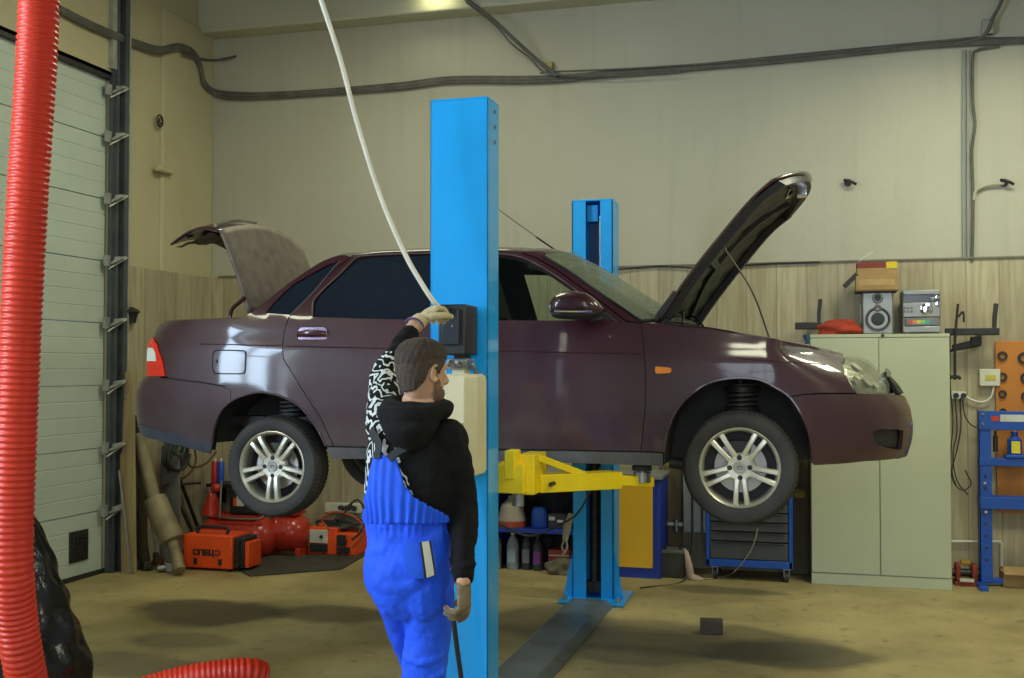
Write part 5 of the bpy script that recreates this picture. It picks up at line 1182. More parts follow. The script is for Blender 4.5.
# tool cart
cyy = atz(750, 583).y+.06; X0_, X1_ = aty(705.5, 540, cyy).x, aty(793, 540, cyy).x; w = X1_-X0_; t = thing('tool_trolley', 'blue tool trolley with dark grey drawers behind the front wheel', 'tool trolley', ((X0_+X1_)/2, cyy, 0))
z0 = aty(750, 568, cyy).z; z1 = .98; DG = mat('drawer_grey', (.065, .07, .075), .4, .2, .08)
MB().bb((-w/2, 0, z0), (-w/2+.035, .42, z1)).bb((w/2-.035, 0, z0), (w/2, .42, z1)).each('side_post', PB, t, bevel=.008); MB().bb((-w/2, 0, z0), (w/2, .42, z0+.06)).build('base_rail', PB, t, bevel=.006); MB().bb((-w/2-.01, -.01, z1), (w/2+.01, .43, z1+.03)).build('top_tray', PB, t, bevel=.008); MB().bb((-w/2+.03, .02, z0+.06), (w/2-.03, .4, z1)).build('carcass', DARKP, t)
zz = z0+.065
for hgt in (.14, .075, .075, .075, .075, .09, .12): 
    if zz+hgt < z1: d_ = MB().bb((-w/2+.037, -.002, zz), (w/2-.037, .02, zz+hgt-.012)).build('drawer', DG, t, bevel=.004); MB().bb((-w/2+.06, -.012, zz+hgt-.024), (w/2-.06, -.002, zz+hgt-.014)).build('drawer_pull', DARKMET, d_); zz += hgt
for x in (-w/2+.07, w/2-.05):
    for y in (.05, .37): MB().cyl((x-.014, y, .042), (x+.014, y, .042), .042).build('caster_wheel', RUB, t); MB().bb((x-.022, y-.02, .04), (x-.016, y+.03, z0)).bb((x+.016, y-.02, .04), (x+.022, y+.03, z0)).bb((x-.03, y-.03, z0-.008), (x+.03, y+.04, z0)).build('caster_fork', STEEL, t)
cable('trailing_wire', [aty(758, 528, cyy-.05), aty(752, 548, cyy-.07), aty(738, 568, cyy-.05), atz(727, 577)+Vector((0, 0, .01)), atz(705, 580)+Vector((0, 0, .008)), atz(690, 578)+Vector((0, 0, .008))], .005, mat('wire_tan', (.3, .26, .17), .6), 'thin tan wire trailing over the trolley drawers to the floor')
cable('trailing_wire', [aty(692, 530, 8.9), aty(690, 555, 8.85), atz(684, 582)+Vector((0, 0, .01)), atz(640, 589)+Vector((0, 0, .008))], .005, CABD, 'thin dark wire hanging by the radiator')
a = atz(711.5, 635); t = thing('wooden_block', 'small dark block lying alone on the stained floor', 'block', a, .1); MB().bb((-.07, 0, 0), (.07, .1, .085)).build('block', mat('greasy_wood', (.07, .05, .03), .7, 0, .3), t, bevel=.006)
# ================================================================ LEFT SIDE STORES
ORG = mat('welder_orange', (.90, .085, .010), .4, 0, .08, 6, .02, 60); REDP = mat('compressor_red', (.50, .035, .018), .3, 0, .12, 4, .02, 50, coat=.3)
fl = atz(208, 571); yw = fl.y
def X(px, y): return aty(px, 540, y).x
wx0, wx1 = X(183, yw), X(232, yw); w = wx1-wx0; wh = aty(208, 535, yw).z
t = thing('welding_machine', 'orange welding machine lettered in black near the garage door', 'welding machine', ((wx0+wx1)/2, yw, 0))
MB().bb((-w/2, 0, .02), (w/2, .28, wh)).build('case', ORG, t, bevel=.012)
for x in (-w*.24, w*.26): MB().bb((x-.016, -.004, .05), (x+.016, .004, .10)).build('vent_slot', BLKPL, t)
text('СПЕЦ', .062, .002, BLKPL, t, (-.035, -.003, wh*.50), name='brand_lettering', sx=1.12, bold=.0035)
mb = MB(); mb.tube([(.092+.024*math.cos(a), -.003, wh*.52+.02*math.sin(a)) for a in np.linspace(-2.6, 2.6, 14)], .0055, sm=1); mb.build('logo_swirl', BLKPL, t)
MB().bb((w/2, .03, .03), (w/2+.09, .26, wh-.02)).build('side_vent_block', BLKPL, t, bevel=.01)
for k in range(4): MB().cyl((w/2+.05, .02, .06+.06*k), (w/2+.05, -.01, .06+.06*k), .017).build('socket_knob', DARKMET, t)
MB().tube([(-w*.3, .08, wh), (-w*.28, .08, wh+.05), (w*.28, .08, wh+.05), (w*.3, .08, wh)], .014).build('carry_handle', BLKPL, t); MB().bb((w/2+.09, .04, .03), (w/2+.13, .25, wh-.05)).build('end_plate', ORG, t, bevel=.01)
MB().box((-w/2+.05, .03, .01), (.05, .05, .02)).box((w/2-.05, .03, .01), (.05, .05, .02)).each('foot', BLKPL, t)
# compressors
def compressor(pxa, pxb, py, R, y, lab, pump=True):
    xa, xb = X(pxa, y), X(pxb, y); zc = aty(pxb, py, y).z; t = thing('air_compressor', lab, 'air compressor', ((xa+xb)/2, y, 0), 0, 'red air compressors'); L = (xb-xa)/2
    prof = [(0, -L), (R*.45, -L+.012), (R*.8, -L+.05), (R*.97, -L+.10), (R, -L+.14), (R, L-.14), (R*.97, L-.10), (R*.8, L-.05), (R*.45, L-.012), (0, L)]
    MB().lathe(prof, (0, 0, zc), 'x', 40).build('tank', REDP, t)
    for x in (-L+.14, L-.14): MB().lathe([(R+.001, -.004), (R+.003, 0), (R+.001, .004)], (x, 0, zc), 'x', 40).build('weld_seam', REDP, t)
    for x in (-L*.7, L*.7): MB().box((x, 0, (zc-R)/2+.01), (.04, R*1.4, zc-R+.06)).build('foot', REDP, t, bevel=.005)
    if pump:
        MB().box((0, 0, zc+R+.01), (L*1.2, R*1.2, .03)).build('saddle', REDP, t, bevel=.004)
    return t, zc, L
t, zc, L = compressor(203, 276, 538, .175, 8.72, 'red horizontal air compressor tank nearest the orange welder')
z = zc+.175+.025; MB().bb((-.05, -.10, z), (.24, .12, z+.24)).build('motor', BLKPL, t, bevel=.03, seg=3); MB().bb((.03, -.105, z+.08), (.10, -.10, z+.17)).build('rating_plate', WHP, t); MB().bb((.0, -.106, z+.08), (.025, -.10, z+.15)).build('red_switch', ORG, t)
MB().tube([(-.12, -.1, z+.3), (-.12, -.12, z), (-.08, -.14, z-.02), (.25, -.14, z-.02), (.32, -.12, z+.03)], .010).build('tube_guard', STEEL, t)
MB().lathe([(0, 0), (.09, 0), (.085, .05), (.06, .1), (.055, .14), (.03, .2), (0, .21)], (-.27, 0, z-.02), n=24).build('pump_head', REDP, t); MB().ball((-.22, -.02, z+.22), (.05, .04, .04)).build('air_filter', REDP, t)
text('Aurora', .045, .001, WHP, t, (.07, -.176, zc+.05), name='tank_lettering') if False else None
compressor(268, 309, 533, .165, 8.86, 'red compressor tank standing behind and to the right of the first')
# small inverter welders
def inverter(px0, px1, py0, py1, lab, face):
    c = atz((px0+px1)/2, py1); w = X(px1, c.y)-X(px0, c.y); h = aty(px0, py0, c.y).z; t = thing('inverter_welder', lab, 'welding machine', c, 0, 'small inverter welders')
    MB().bb((-w/2, .01, .01), (w/2, .28, h)).build('case', ORG, t, bevel=.012); MB().bb((-w*.42, -.004, h*.45), (w*.2 if face else -w*.0, .012, h*.92)).build('control_panel', WHP if face else BLKPL, t, bevel=.004); MB().bb((-w*.42, -.004, .03), (w*.2, .012, h*.42)).build('socket_panel', BLKPL, t, bevel=.004)
    MB().lathe([(0, -.02), (.014, -.018), (.016, 0)], (0, -.003, h*.68), 'y', 16).build('dial', BLKPL, t); MB().tube([(-w*.3, .1, h), (-w*.3, .1, h+.04), (w*.3, .1, h+.04), (w*.3, .1, h)], .012).build('handle', BLKPL, t)
    for x in (-w*.28, w*.05): MB().cyl((x, -.03, h*.2), (x, 0, h*.2), .018).build('output_socket', DARKMET, t)
inverter(307, 336, 527, 556, 'orange inverter welder with a white panel on the mat', True); inverter(335, 356, 533, 557, 'small orange inverter with black face right of the white-panel one', False)
a = atz(295, 568); mt = thing('rubber_mat', 'dark rubber mat lying under the orange inverters', 'mat', (a.x, a.y+.1, 0)); P = [atz(px, py)-mt.location for px, py in ((240, 571), (256, 562), (262, 556), (352, 556), (366, 545), (372, 552), (341, 570), (250, 577))]
MB().ring([[Vector((p.x, p.y, z)) for p in P] for z in (.002, .012)]).build('mat_sheet', mat('mat_rubber', (.055, .05, .04), .8, 0, .3, 6, .2, 40), mt)
for i, (pp, lab) in enumerate(((((240, 530), (238, 545), (246, 566), (262, 572), (245, 576), (232, 570)), 'black welding lead looping over the mat by the orange welder'), (((352, 540), (362, 530), (366, 515), (358, 500), (346, 508)), 'black lead looping up to the power strip'), (((340, 525), (345, 512), (352, 505)), 'short black lead above the inverters'), (((330, 530), (322, 520), (335, 512), (356, 518), (364, 532), (352, 548)), 'tangled orange and black lead on top of the inverters'))):
    cable('welding_lead', [(lambda v: Vector((v.x, v.y, max(v.z, .02))))(aty(x, y, 8.6)) for x, y in pp], .010, CABD if i < 3 else mat('lead_orange', (.4, .08, .03), .6), lab, 'welding leads')
lump('cable_heap', atz(330, 556)+Vector((.05, .15, .235)), (.16, .08, .07), CABD, 'heap of dark cables resting on the inverters', 'cables', 11, amp=.5)
a = wp(328, 510.5, .0); b = wp(364, 503.5, .0); t = thing('socket_strip', 'white multi-socket power strip on the wall above the inverters', 'power strip', ((a.x+b.x)/2, BY-.03, (a.z+b.z)/2)); MB().box((0, -.02, 0), (b.x-a.x, .05, b.z-a.z+.01)).build('case', WHP, t, bevel=.006)
for x in (.0, .06, .12): MB().cyl((x, -.1, .01), (x, -.04, 0), .022).build('plug', BLKPL, t)
# low shelf with red and blue bottles behind compressor
sz = aty(230, 483, 9.0).z; t = thing('wall_shelf', 'dark low shelf behind the rear wheel', 'shelf', (X(236, 9.0), 9.0, sz)); MB().bb((-.24, -.12, -.03), (.24, .17, 0)).build('shelf_board', DARKMET, t); MB().bb((-.22, .0, -.2), (-.2, .17, -.03)).bb((.2, .0, -.2), (.22, .17, -.03)).each('shelf_bracket', DARKMET, t)
def spray(px, m, lab): 
    t = thing('spray_can', lab, 'spray can', (X(px, 8.97), 8.97, sz)); MB().lathe([(0, 0), (.03, 0), (.032, .01), (.032, .18), (.02, .2), (0, .2)], n=20).build('can', m, t); MB().lathe([(0, .2), (.014, .2), (.014, .225), (0, .23)], n=14).build('nozzle', WHP, t)
spray(214.5, mat('can_red', (.5, .03, .02), .35), 'red spray can behind the rear wheel arch'); spray(220.5, mat('can_blue', (.02, .08, .5), .35), 'blue spray can beside the red one')
# leaning exhaust with silencer
EX = mat('exhaust_steel', (.30, .25, .15), .6, .4, .3, 6, .15, 40)
e0 = atx(138, 433, -5.38); e1 = atx(154, 499, -5.25); e2 = atx(172, 540, -5.06); e3 = atz(180, 576)
t = thing('exhaust_pipe', 'old exhaust with a fat silencer leaning in the corner by the garage door', 'exhaust', e3)
MB().tube([e0-e3, e1-e3], .055, sm=1, n=16).build('front_pipe', EX, t); d = (e2-e1).normalized(); u, w_ = frame(d)
MB().ring([[p-e3+u*(r*math.cos(a))+w_*(r*math.sin(a)) for a in np.linspace(0, 2*PI, 25)[:-1]] for p, r in ((e1-d*.01, .06), (e1, .095), (e1+d*.03, .10), (e2-d*.03, .10), (e2, .095), (e2+d*.02, .06))]).build('silencer', EX, t); MB().tube([e2-e3, e3-e3+Vector((0, 0, .04))], .045, sm=1, n=16).build('tail_pipe', EX, t)
def rod(px0, py0, y0_, px1, py1, r, m, lab, cat='rod', name='metal_rod'):
    a = atz(px1, py1); b = atx(px0, py0, LX+.09) if px0 < 166 else aty(px0, py0, 9.1); o = MB().tube([Vector((0, 0, r)), b-a], r, sm=1, n=8).build(name, m); o.location = a; return tag(o, lab, cat, 'rods leaning in the left corner')
rod(126, 395, 8.5, 150, 566, .008, STEEL, 'thin bright rod leaning beside the garage door track'); rod(119, 470, 8.35, 131, 574, .009, STEEL, 'short thin rod close to the door track')
rod(150, 470, 8.6, 157, 560, .03, mat('whitewashed_pole', (.45, .42, .33), .8, 0, .3), 'whitish pole leaning behind the silencer', 'pole', 'pole'); rod(131, 400, 8.6, 140, 570, .014, DARKMET, 'dark rod leaning behind the thin bright rod'); rod(165, 440, 9.0, 205, 548, .016, DARKMET, 'dark bar leaning over behind the orange welder'); rod(184, 438, 9.0, 199, 545, .010, CABD, 'slim black rod crossing the pale cladding')
plank('wooden_board', atz(129, 573), atx(127, 372, LX+.08), .13, .025, PINE, 'pale pine board standing behind the garage door track'); plank('wooden_board', atz(142, 568), atx(139, 415, LX+.12), .10, .03, PLY, 'dark board leaning behind the exhaust')
plank('wooden_board', atz(172, 562), atx(170, 445, LX+.12), .18, .02, mat('grey_sheet', (.16, .17, .15), .6, 0, .2, 4), 'grey sheet leaning on the cladding behind the exhaust', 'sheet')
t = thing('lamp_shade', 'dark cone-shaped shade on the wall beside the door track', 'lamp shade', lw(131, 312, .06)); MB().lathe([(.02, .04), (.06, .02), (.075, -.0), (.06, -.01), (.05, -.04), (.04, -.09)], n=20).build('shade', BLKPL, t)
# hanging hose coil and leads on the cladding, left
t = thing('hose_coil', 'coil of black and green hose hanging on the cladding behind the bumper', 'hose', lw(167, 455, .12), PI/2)
mb = MB(); mb.tube([(.16*math.cos(a)+.01*math.sin(3*a), -.05-.004*a, .13*math.sin(a)) for a in np.linspace(0, 6*PI, 60)], .014, sm=1, n=8); mb.build('black_turns', CABD, t); mb = MB(); mb.tube([(.08*math.cos(a), -.09-.003*a, .06+.06*math.sin(a)) for a in np.linspace(0, 4*PI, 40)], .008, sm=1, n=6); mb.build('green_turns', mat('green_hose', (.04, .09, .05), .6), t)
t = thing('grease_gun', 'orange-handled tool hanging on the cladding behind the bumper', 'tool', lw(176, 475, .16)); MB().cyl((0, -.02, -.09), (.03, -.02, .05), .026).build('orange_grip', mat('grip_orange', (.6, .12, .03), .5), t); MB().cyl((.03, -.02, .05), (.06, -.02, .22), .018).build('barrel', BLKPL, t)
for i, (pp, lab) in enumerate(((((192, 440), (196, 460), (188, 475), (170, 483), (160, 488)), 'brown hose curving across the cladding under the bumper'), (((186, 448), (190, 466), (205, 464), (216, 452)), 'dark hose looping under the rear bumper'), (((168, 470), (178, 500), (190, 528), (200, 540)), 'black cable falling behind the orange welder'), (((176, 486), (186, 484), (200, 483)), 'short dark bar clipped across the cladding'))):
    cable('hanging_hose', [wp(x, y, .09) if x > 208 else lw(x, y, .13) for x, y in pp], .010 if i < 2 else .012, mat('brown_hose', (.12, .06, .03), .6) if i < 2 else CABD, lab, 'hoses hanging in the left corner', cat='hose')
DB = [mat('scrap_dark', (.06, .055, .045), .6, .5, .3), STEEL, mat('scrap_rust', (.16, .07, .03), .8, .2, .3)]
rnd = random.Random(4)
for i, (px, py, ln, k, lab) in enumerate(((146, 570, .16, 0, 'dark metal offcut on the floor by the door track'), (158, 566, .12, 2, 'rusty coil spring piece in the floor clutter'), (137, 568, .10, 1, 'bright metal clamp on the floor by the track'), (166, 572, .14, 1, 'steel tube end in front of the exhaust'), (150, 560, .2, 0, 'black casting at the back of the floor clutter'), (190, 556, .15, 0, 'dark casting behind the orange welder'), (170, 560, .13, 2, 'rusty ring lying by the tail pipe'))):
    a = atz(px, py); o = MB().cyl((-ln/2, 0, .03), (ln/2, .02*rnd.random(), .035), .03, .022, n=10).box((ln*.2, 0, .04), (ln*.4, .07, .07)).build('scrap_part', DB[k], bevel=.006); o.location = a; o.rotation_euler = (0, 0, rnd.uniform(-.8, .8)); tag(o, lab, 'scrap metal', 'scrap parts on the floor by the garage door')
# ================================================================ RED HOSE
HR = mat('hose_red', (.60, .028, .010), .42, 0, .06, 4, .03, 60)
cen = [(39.5, -25, 4.2), (39, 0, 4.2), (36.5, 60, 4.2), (32.5, 120, 4.2), (28.5, 180, 4.2), (24.5, 250, 4.2), (21, 320, 4.2), (18, 390, 4.2), (15.5, 450, 4.2), (13.5, 510, 4.2), (13, 570, 4.2), (17, 620, 4.25), (25, 670, 4.3), (38, 730, 4.45), (62, 780, 4.75), (90, 755, 5.0), (125, 704, 5.15), (163, 687, 5.25), (205, 677.5, 5.3), (245, 673.5, 5.35), (262, 677, 5.4)]
def ray_at(px, py, yy): d = ray(px, py); t = yy/(d.y*math.cos(YAW)+(-d.x)*math.sin(YAW)); return Vector((d.x*t, d.y*t, CH+d.z*t))
C_ = crm([ray_at(a, b, c) for a, b, c in cen], 40)
for v in C_: v.z = max(v.z, .088)
# resample evenly and ring it with corrugations
seg = [0]
for i in range(1, len(C_)): seg.append(seg[-1]+(C_[i]-C_[i-1]).length)
Ltot = seg[-1]; pitch = .0245; nr = int(Ltot/(pitch/6)); P = []
xs_ = np.linspace(0, Ltot, nr); ar = np.array([tuple(v) for v in C_]); P = [Vector((np.interp(s, seg, ar[:, 0]), np.interp(s, seg, ar[:, 1]), np.interp(s, seg, ar[:, 2]))) for s in xs_]
u = None; loops = []
for i, p in enumerate(P):
    d = (P[min(i+3, nr-1)]-P[max(i-3, 0)]).normalized()
    if u is None: u, w_ = frame(d)
    else: u = (u-d*u.dot(d)).normalized(); w_ = d.cross(u)
    r = .0735+.0035*math.sin(2*PI*xs_[i]/pitch)
    loops.append([p+u*(r*math.cos(2*PI*k/40))+w_*(r*math.sin(2*PI*k/40)) for k in range(40)])
o = C_[-1].copy(); o.z = 0
mb = MB().ring([[p-o for p in lp] for lp in loops], cap=False); h_ = mb.build('exhaust_hose', HR, smooth=80); h_.location = o; tag(h_, 'fat red corrugated exhaust hose hanging at the left and curling along the floor', 'hose')
# black wrapped bundle behind the hose
PLS = mat('black_film', (.012, .012, .013), .22, 0, .2, 6, .9, 14)
a = atz(50, 700); t = None
pf_ = [(.0, .33), (.25, .34), (.5, .31), (.8, .26), (1.05, .20), (1.25, .14), (1.33, .05)]
base = ray_at(30, 700, 5.2); base.z = 0
rows = []
rs = np.random.RandomState(2); ph3 = rs.rand(8)*6.28
for i, zz in enumerate(np.linspace(0, 1.08, 50)):
    R_ = np.interp(zz, [0, .3, .55, .8, 1.0, 1.08], [.30, .275, .22, .15, .075, .01]); row = []
    for k in range(72):
        an = 2*PI*k/72; f = 1+.035*math.sin(5*an+zz*9+ph3[0])+.03*math.sin(9*an-zz*14+ph3[1])+.03*math.sin(zz*38+2*an+ph3[2])+.018*math.sin(17*an+zz*30)
        row.append(Vector((R_*f*math.cos(an)-.12*zz, R_*f*math.sin(an), zz)))
    rows.append(row)
bd = MB().ring(rows).build('wrapped_bundle', PLS, smooth=60); bd.location = base; tag(bd, 'bundle wrapped in shiny black plastic film behind the red hose', 'wrapped bundle')

o = lump('cloth', Vector((cx0-.085, 9.06, .62)), (.05, .03, .05), mat('ochre_cloth', (.45, .30, .05), .85, 0, .3, 12, .3, 40), 'small ochre cloth hooked on the dark board behind the front wheel', 'cloth', 8, n=24, mm=16)
# ================================================================ MECHANIC
def ph3_(px, py, D): return ray_at(px, py, D)
PO = ray_at(413, 500, 3.77); PO = Vector((PO.x, PO.y, 0))
person = thing('person', 'mechanic seen from behind in blue dungarees and black hoodie, reaching up to the control box', 'person', PO)
def lp_(px, py, D): return ray_at(px, py, D)-PO
SKIN = mat('skin', (.52, .30, .19), .5, 0, .06, 12, .05, 200)
def ellr(c, rx, ry, n=64, ex=2.3, yaw=0.):
    out = []
    for k in range(n):
        a = 2*PI*k/n-PI/2; ca, sa = math.cos(a), math.sin(a)
        x = rx*math.copysign(abs(ca)**(2/ex), ca); y = ry*math.copysign(abs(sa)**(2/ex), sa)
        out.append(Vector((c[0]+x*math.cos(yaw)-y*math.sin(yaw), c[1]+x*math.sin(yaw)+y*math.cos(yaw), c[2])))
    return out
def finish(mb, name, m, voxel=.007, smooth=6, disp=None, parent=person, sub=0, fac=.5):
    o = mb.build(name, m, parent, smooth=180)
    r = o.modifiers.new('r', 'REMESH'); r.mode = 'VOXEL'; r.voxel_size = voxel
    if smooth: s_ = o.modifiers.new('s', 'SMOOTH'); s_.factor = fac; s_.iterations = smooth
    for i, (size, st) in enumerate(disp or []):
        tx = bpy.data.textures.new(name+'_folds', 'CLOUDS'); tx.noise_scale = size; tx.noise_depth = 2
        d = o.modifiers.new('d', 'DISPLACE'); d.texture = tx; d.strength = st; d.mid_level = .5; d.texture_coords = 'LOCAL'
    bpy.context.view_layer.update(); dg = bpy.context.evaluated_depsgraph_get()
    me = bpy.data.meshes.new_from_object(o.evaluated_get(dg)); o.modifiers.clear(); old = o.data; o.data = me; bpy.data.meshes.remove(old)
    for p in me.polygons: p.use_smooth = True
    if not me.materials: me.materials.append(m)
    return o
# torso sections: z, cx, cy, rx, ry
x0 = 0
TR = [(.80, -.000, .01, .085, .080), (.86, -.002, .005, .120, .106), (.93, -.006, -.003, .142, .124), (1.0, -.006, -.003, .143, .122), (1.06, -.008, 0, .140, .114), (1.11, -.01, .0, .139, .110), (1.16, -.008, .0, .147, .114), (1.22, -.004, 0, .163, .122), (1.29, .002, 0, .170, .124), (1.36, .006, .002, .172, .118), (1.41, .008, .006, .160, .105), (1.45, .012, .012, .128, .085), (1.48, .018, .018, .09, .07), (1.52, .022, .025, .062, .062)]
TRa = np.array(TR)
def torso_c(z): return [float(np.interp(z, TRa[:, 0], TRa[:, i])) for i in (1, 2, 3, 4)]
def torso_loft(k=0., z0=.80, z1=1.52, n=64):
    mb = MB(); return mb.ring([ellr((torso_c(z)[0], torso_c(z)[1], z), torso_c(z)[2]+k, torso_c(z)[3]+k, n) for z in np.linspace(z0, z1, 28)])
SR, ER, WR = lp_(447, 441, 3.72), lp_(463, 506, 3.74), lp_(463.5, 574, 3.62)
SL, EL, WL = lp_(385, 424, 3.84), lp_(384, 378, 4.02), lp_(414, 326, 4.21)
HIPR, KNR, ANR = Vector((.062, -.0, .86)), Vector((.040, -.01, .50)), Vector((.04, -.06, .09))
HIPL, KNL, ANL = Vector((-.056, .02, .86)), Vector((-.045, .25, .53)), Vector((-.06, .30, .10))
def limb(mb, pts, rad, n=24, sm=8): return mb.tube(pts, rad, n=n, sm=sm)
# ---------- hands
def hand(mb, wrist, d, n, side, curls, scale=1., rs=1., thumb=(.6, .5)):
    """d along the hand, n palm normal, side = direction of the thumb"""
    d = d.normalized(); n = (n-d*n.dot(d)).normalized(); s = d.cross(n); s = s if s.dot(side) > 0 else -s
    W_ = .040*scale; T_ = .015*scale
    def sec(t, w, th): c = wrist+d*t*scale; return [c+s*(w*math.cos(a)*scale)+n*(th*math.sin(a)*scale) for a in np.linspace(0, 2*PI, 17)[:-1]]
    mb.ring([sec(-.03, .027, .021), sec(0, .028, .020), sec(.03, .037, .019), sec(.06, .042, .017), sec(.088, .042, .014), sec(.096, .038, .010)])
    for i, (off, L) in enumerate(((.030, .072), (.010, .080), (-.011, .075), (-.030, .060))):
        p = wrist+d*.085*scale+s*off*scale; cur = 0; P = [p-d*.02*scale, p]; dirn = d
        for L_, c_ in zip((.44, .31, .25), curls[i]):
            cur += c_; dirn = d*math.cos(cur)+n*math.sin(cur); dirn = (dirn+s*off*.8).normalized(); p = p+dirn*(L*L_*scale); P.append(p)
        mb.tube(P, [.0095*scale*rs, .0098*scale*rs, .0095*scale*rs, .009*scale*rs, .0075*scale*rs], n=10, sm=4); mb.ball(P[-1], .0076*scale*rs, 10, 7)
    tb = wrist+d*.022*scale+s*.026*scale+n*.006*scale; t1 = tb+(d*.55+s*thumb[0]+n*.25).normalized()*.042*scale; t2 = t1+(d*.85+s*.15+n*thumb[1]).normalized()*.034*scale; t3 = t2+(d*.8-s*.15+n*thumb[1]*1.3).normalized()*.026*scale
    mb.tube([tb-d*.01, tb, t1, t2, t3], [.015*scale*rs, .015*scale*rs, .0125*scale*rs, .011*scale*rs, .009*scale*rs], n=10, sm=4); mb.ball(t3, .009*scale*rs, 10, 7)
dR = (Vector((.02, .04, -1)));
HR_ = dict(wrist=WR+Vector((0, 0, -.012)), d=dR, n=Vector((-1, .1, -.1)), side=Vector((0, 1, 0)), curls=((.15, .45, .4), (.4, .6, .45), (.6, .75, .5), (.85, .85, .55)))
kb = lp_(441, 311, 4.36)
dLh = (lp_(440, 303, 4.33)-WL).normalized()
HL_ = dict(wrist=WL+dLh*.035, d=dLh, n=Vector((.25, .1, -1)), side=Vector((.9, -.5, 0)), curls=((.7, .9, .6), (.75, .95, .6), (.8, 1., .6), (.9, 1., .6)))
# ---------- body
HZ = 1.640; hc = lp_(422, 367, 3.76); hc.z = HZ; HY = -math.radians(34)
HSC = .93; HRm = (Matrix.Rotation(HY, 3, 'Z') @ Matrix.Rotation(-.12, 3, 'X')) @ Matrix.Scale(HSC, 3)
HT_ = [(-.118, -.02, .060, .030), (-.110, -.045, .080, .042), (-.098, -.056, .089, .050), (-.08, -.062, .091, .057), (-.06, -.07, .091, .063), (-.03, -.083, .089, .069), (0, -.092, .085, .074), (.03, -.097, .088, .0765), (.06, -.094, .084, .074), (.085, -.080, .068, .063), (.102, -.060, .046, .048), (.113, -.035, .02, .028), (.118, -.012, .002, .008)]
HTa = np.array(HT_)
def head_pt(a, z, k=0.):   # a = 0 faces the front (+y)
    yb, yf, w = (float(np.interp(z, HTa[:, 0], HTa[:, i])) for i in (1, 2, 3)); cy = (yb+yf)/2-.0; ry = (yf-yb)/2+k; w += k
    sa, ca = math.sin(a), math.cos(a); return Vector((w*math.copysign(abs(sa)**.92, sa), cy+ry*math.copysign(abs(ca)**.92, ca), z))
def H2(v): return HRm @ v + hc
bmb = MB()
bmb.ring([[H2(head_pt(2*PI*k/48, z)) for k in range(48)] for z in np.linspace(-.118, .118, 34)])
nb = hc+Vector((-.005, -.02, -.09)); bmb.tube([Vector((.015, .0, 1.42)), Vector((.018, .0, 1.48)), nb], [.062, .056, .056], n=20)
for pts, r in (([(0, .088, .018), (0, .100, -.004), (0, .112, -.024), (0, .098, -.036)], [.007, .010, .014, .008]), ([(-.018, .092, -.03), (0, .100, -.032), (.018, .092, -.03)], [.006, .010, .006]), ([(-.05, .074, .022), (-.025, .09, .026), (0, .093, .022), (.025, .09, .026), (.05, .074, .022)], [.006, .009, .008, .009, .006]), ([(-.026, .083, -.058), (0, .094, -.055), (.026, .083, -.058)], [.003, .006, .003]), ([(-.024, .084, -.067), (0, .093, -.067), (.024, .084, -.067)], [.003, .006, .003])):
    bmb.tube([H2(Vector(p)) for p in pts], r, n=10)
for s in (-1, 1):   # ears: rim, concha, lobe
    ec = Vector((.074*s, -.004, -.008)); rim = []
    for t in np.linspace(-.5, PI*1.35, 14): rim.append(H2(ec+Vector((.012*s+.004*s*math.sin(t), -.018*math.sin(t)*1.0+.002, .030*math.cos(t)*-1*-1))))
    bmb.tube(rim, .0048, n=8, sm=2)
    bmb.ball(H2(ec+Vector((.003*s, -.004, 0))), (.008, .016, .027), M=HRm); bmb.ball(H2(ec+Vector((.008*s, .004, -.028))), (.006, .008, .010), M=HRm)
tl_ = torso_loft(-.02, .82, 1.46, 40); bmb.add(tl_.v, tl_.f)
limb(bmb, [Vector((.10, 0, 1.40)), SR, ER, WR, WR+dR.normalized()*.02], [.05, .045, .037, .026, .024]); limb(bmb, [Vector((-.08, .02, 1.42)), SL, EL, WL, WL+dLh*.03], [.05, .045, .037, .027, .026])
for H_, K_, A_ in ((HIPR, KNR, ANR), (HIPL, KNL, ANL)): limb(bmb, [H_+Vector((0, 0, .05)), H_, K_, A_, A_+Vector((0, 0, -.03))], [.05, .058, .048, .038, .036]); bmb.tube([A_+Vector((0, -.03, -.03)), A_+Vector((0, .05, -.045)), A_+Vector((0, .13, -.06))], [.034, .032, .02], n=14)
hand(bmb, rs=.8, scale=1., **HR_); hand(bmb, rs=.8, scale=1., **HL_)
finish(bmb, 'body', SKIN, .0045, 3)
# eyes
for s in (-1, 1):
    MB().ball(H2(Vector((.031*s, .074, .004))), .012, 16, 12).build('eye', mat('eye_white', (.6, .58, .55), .2), person)
    MB().ball(H2(Vector((.031*s, .0835, .004))), .0055, 12, 8).build('iris', mat('iris_brown', (.05, .03, .02), .2), person)
    MB().tube([H2(Vector(p)) for p in ((.014*s, .092, .024), (.030*s, .089, .030), (.048*s, .076, .026))], .0035, n=6).build('eyebrow', mat('brow', (.05, .03, .02), .8), person)
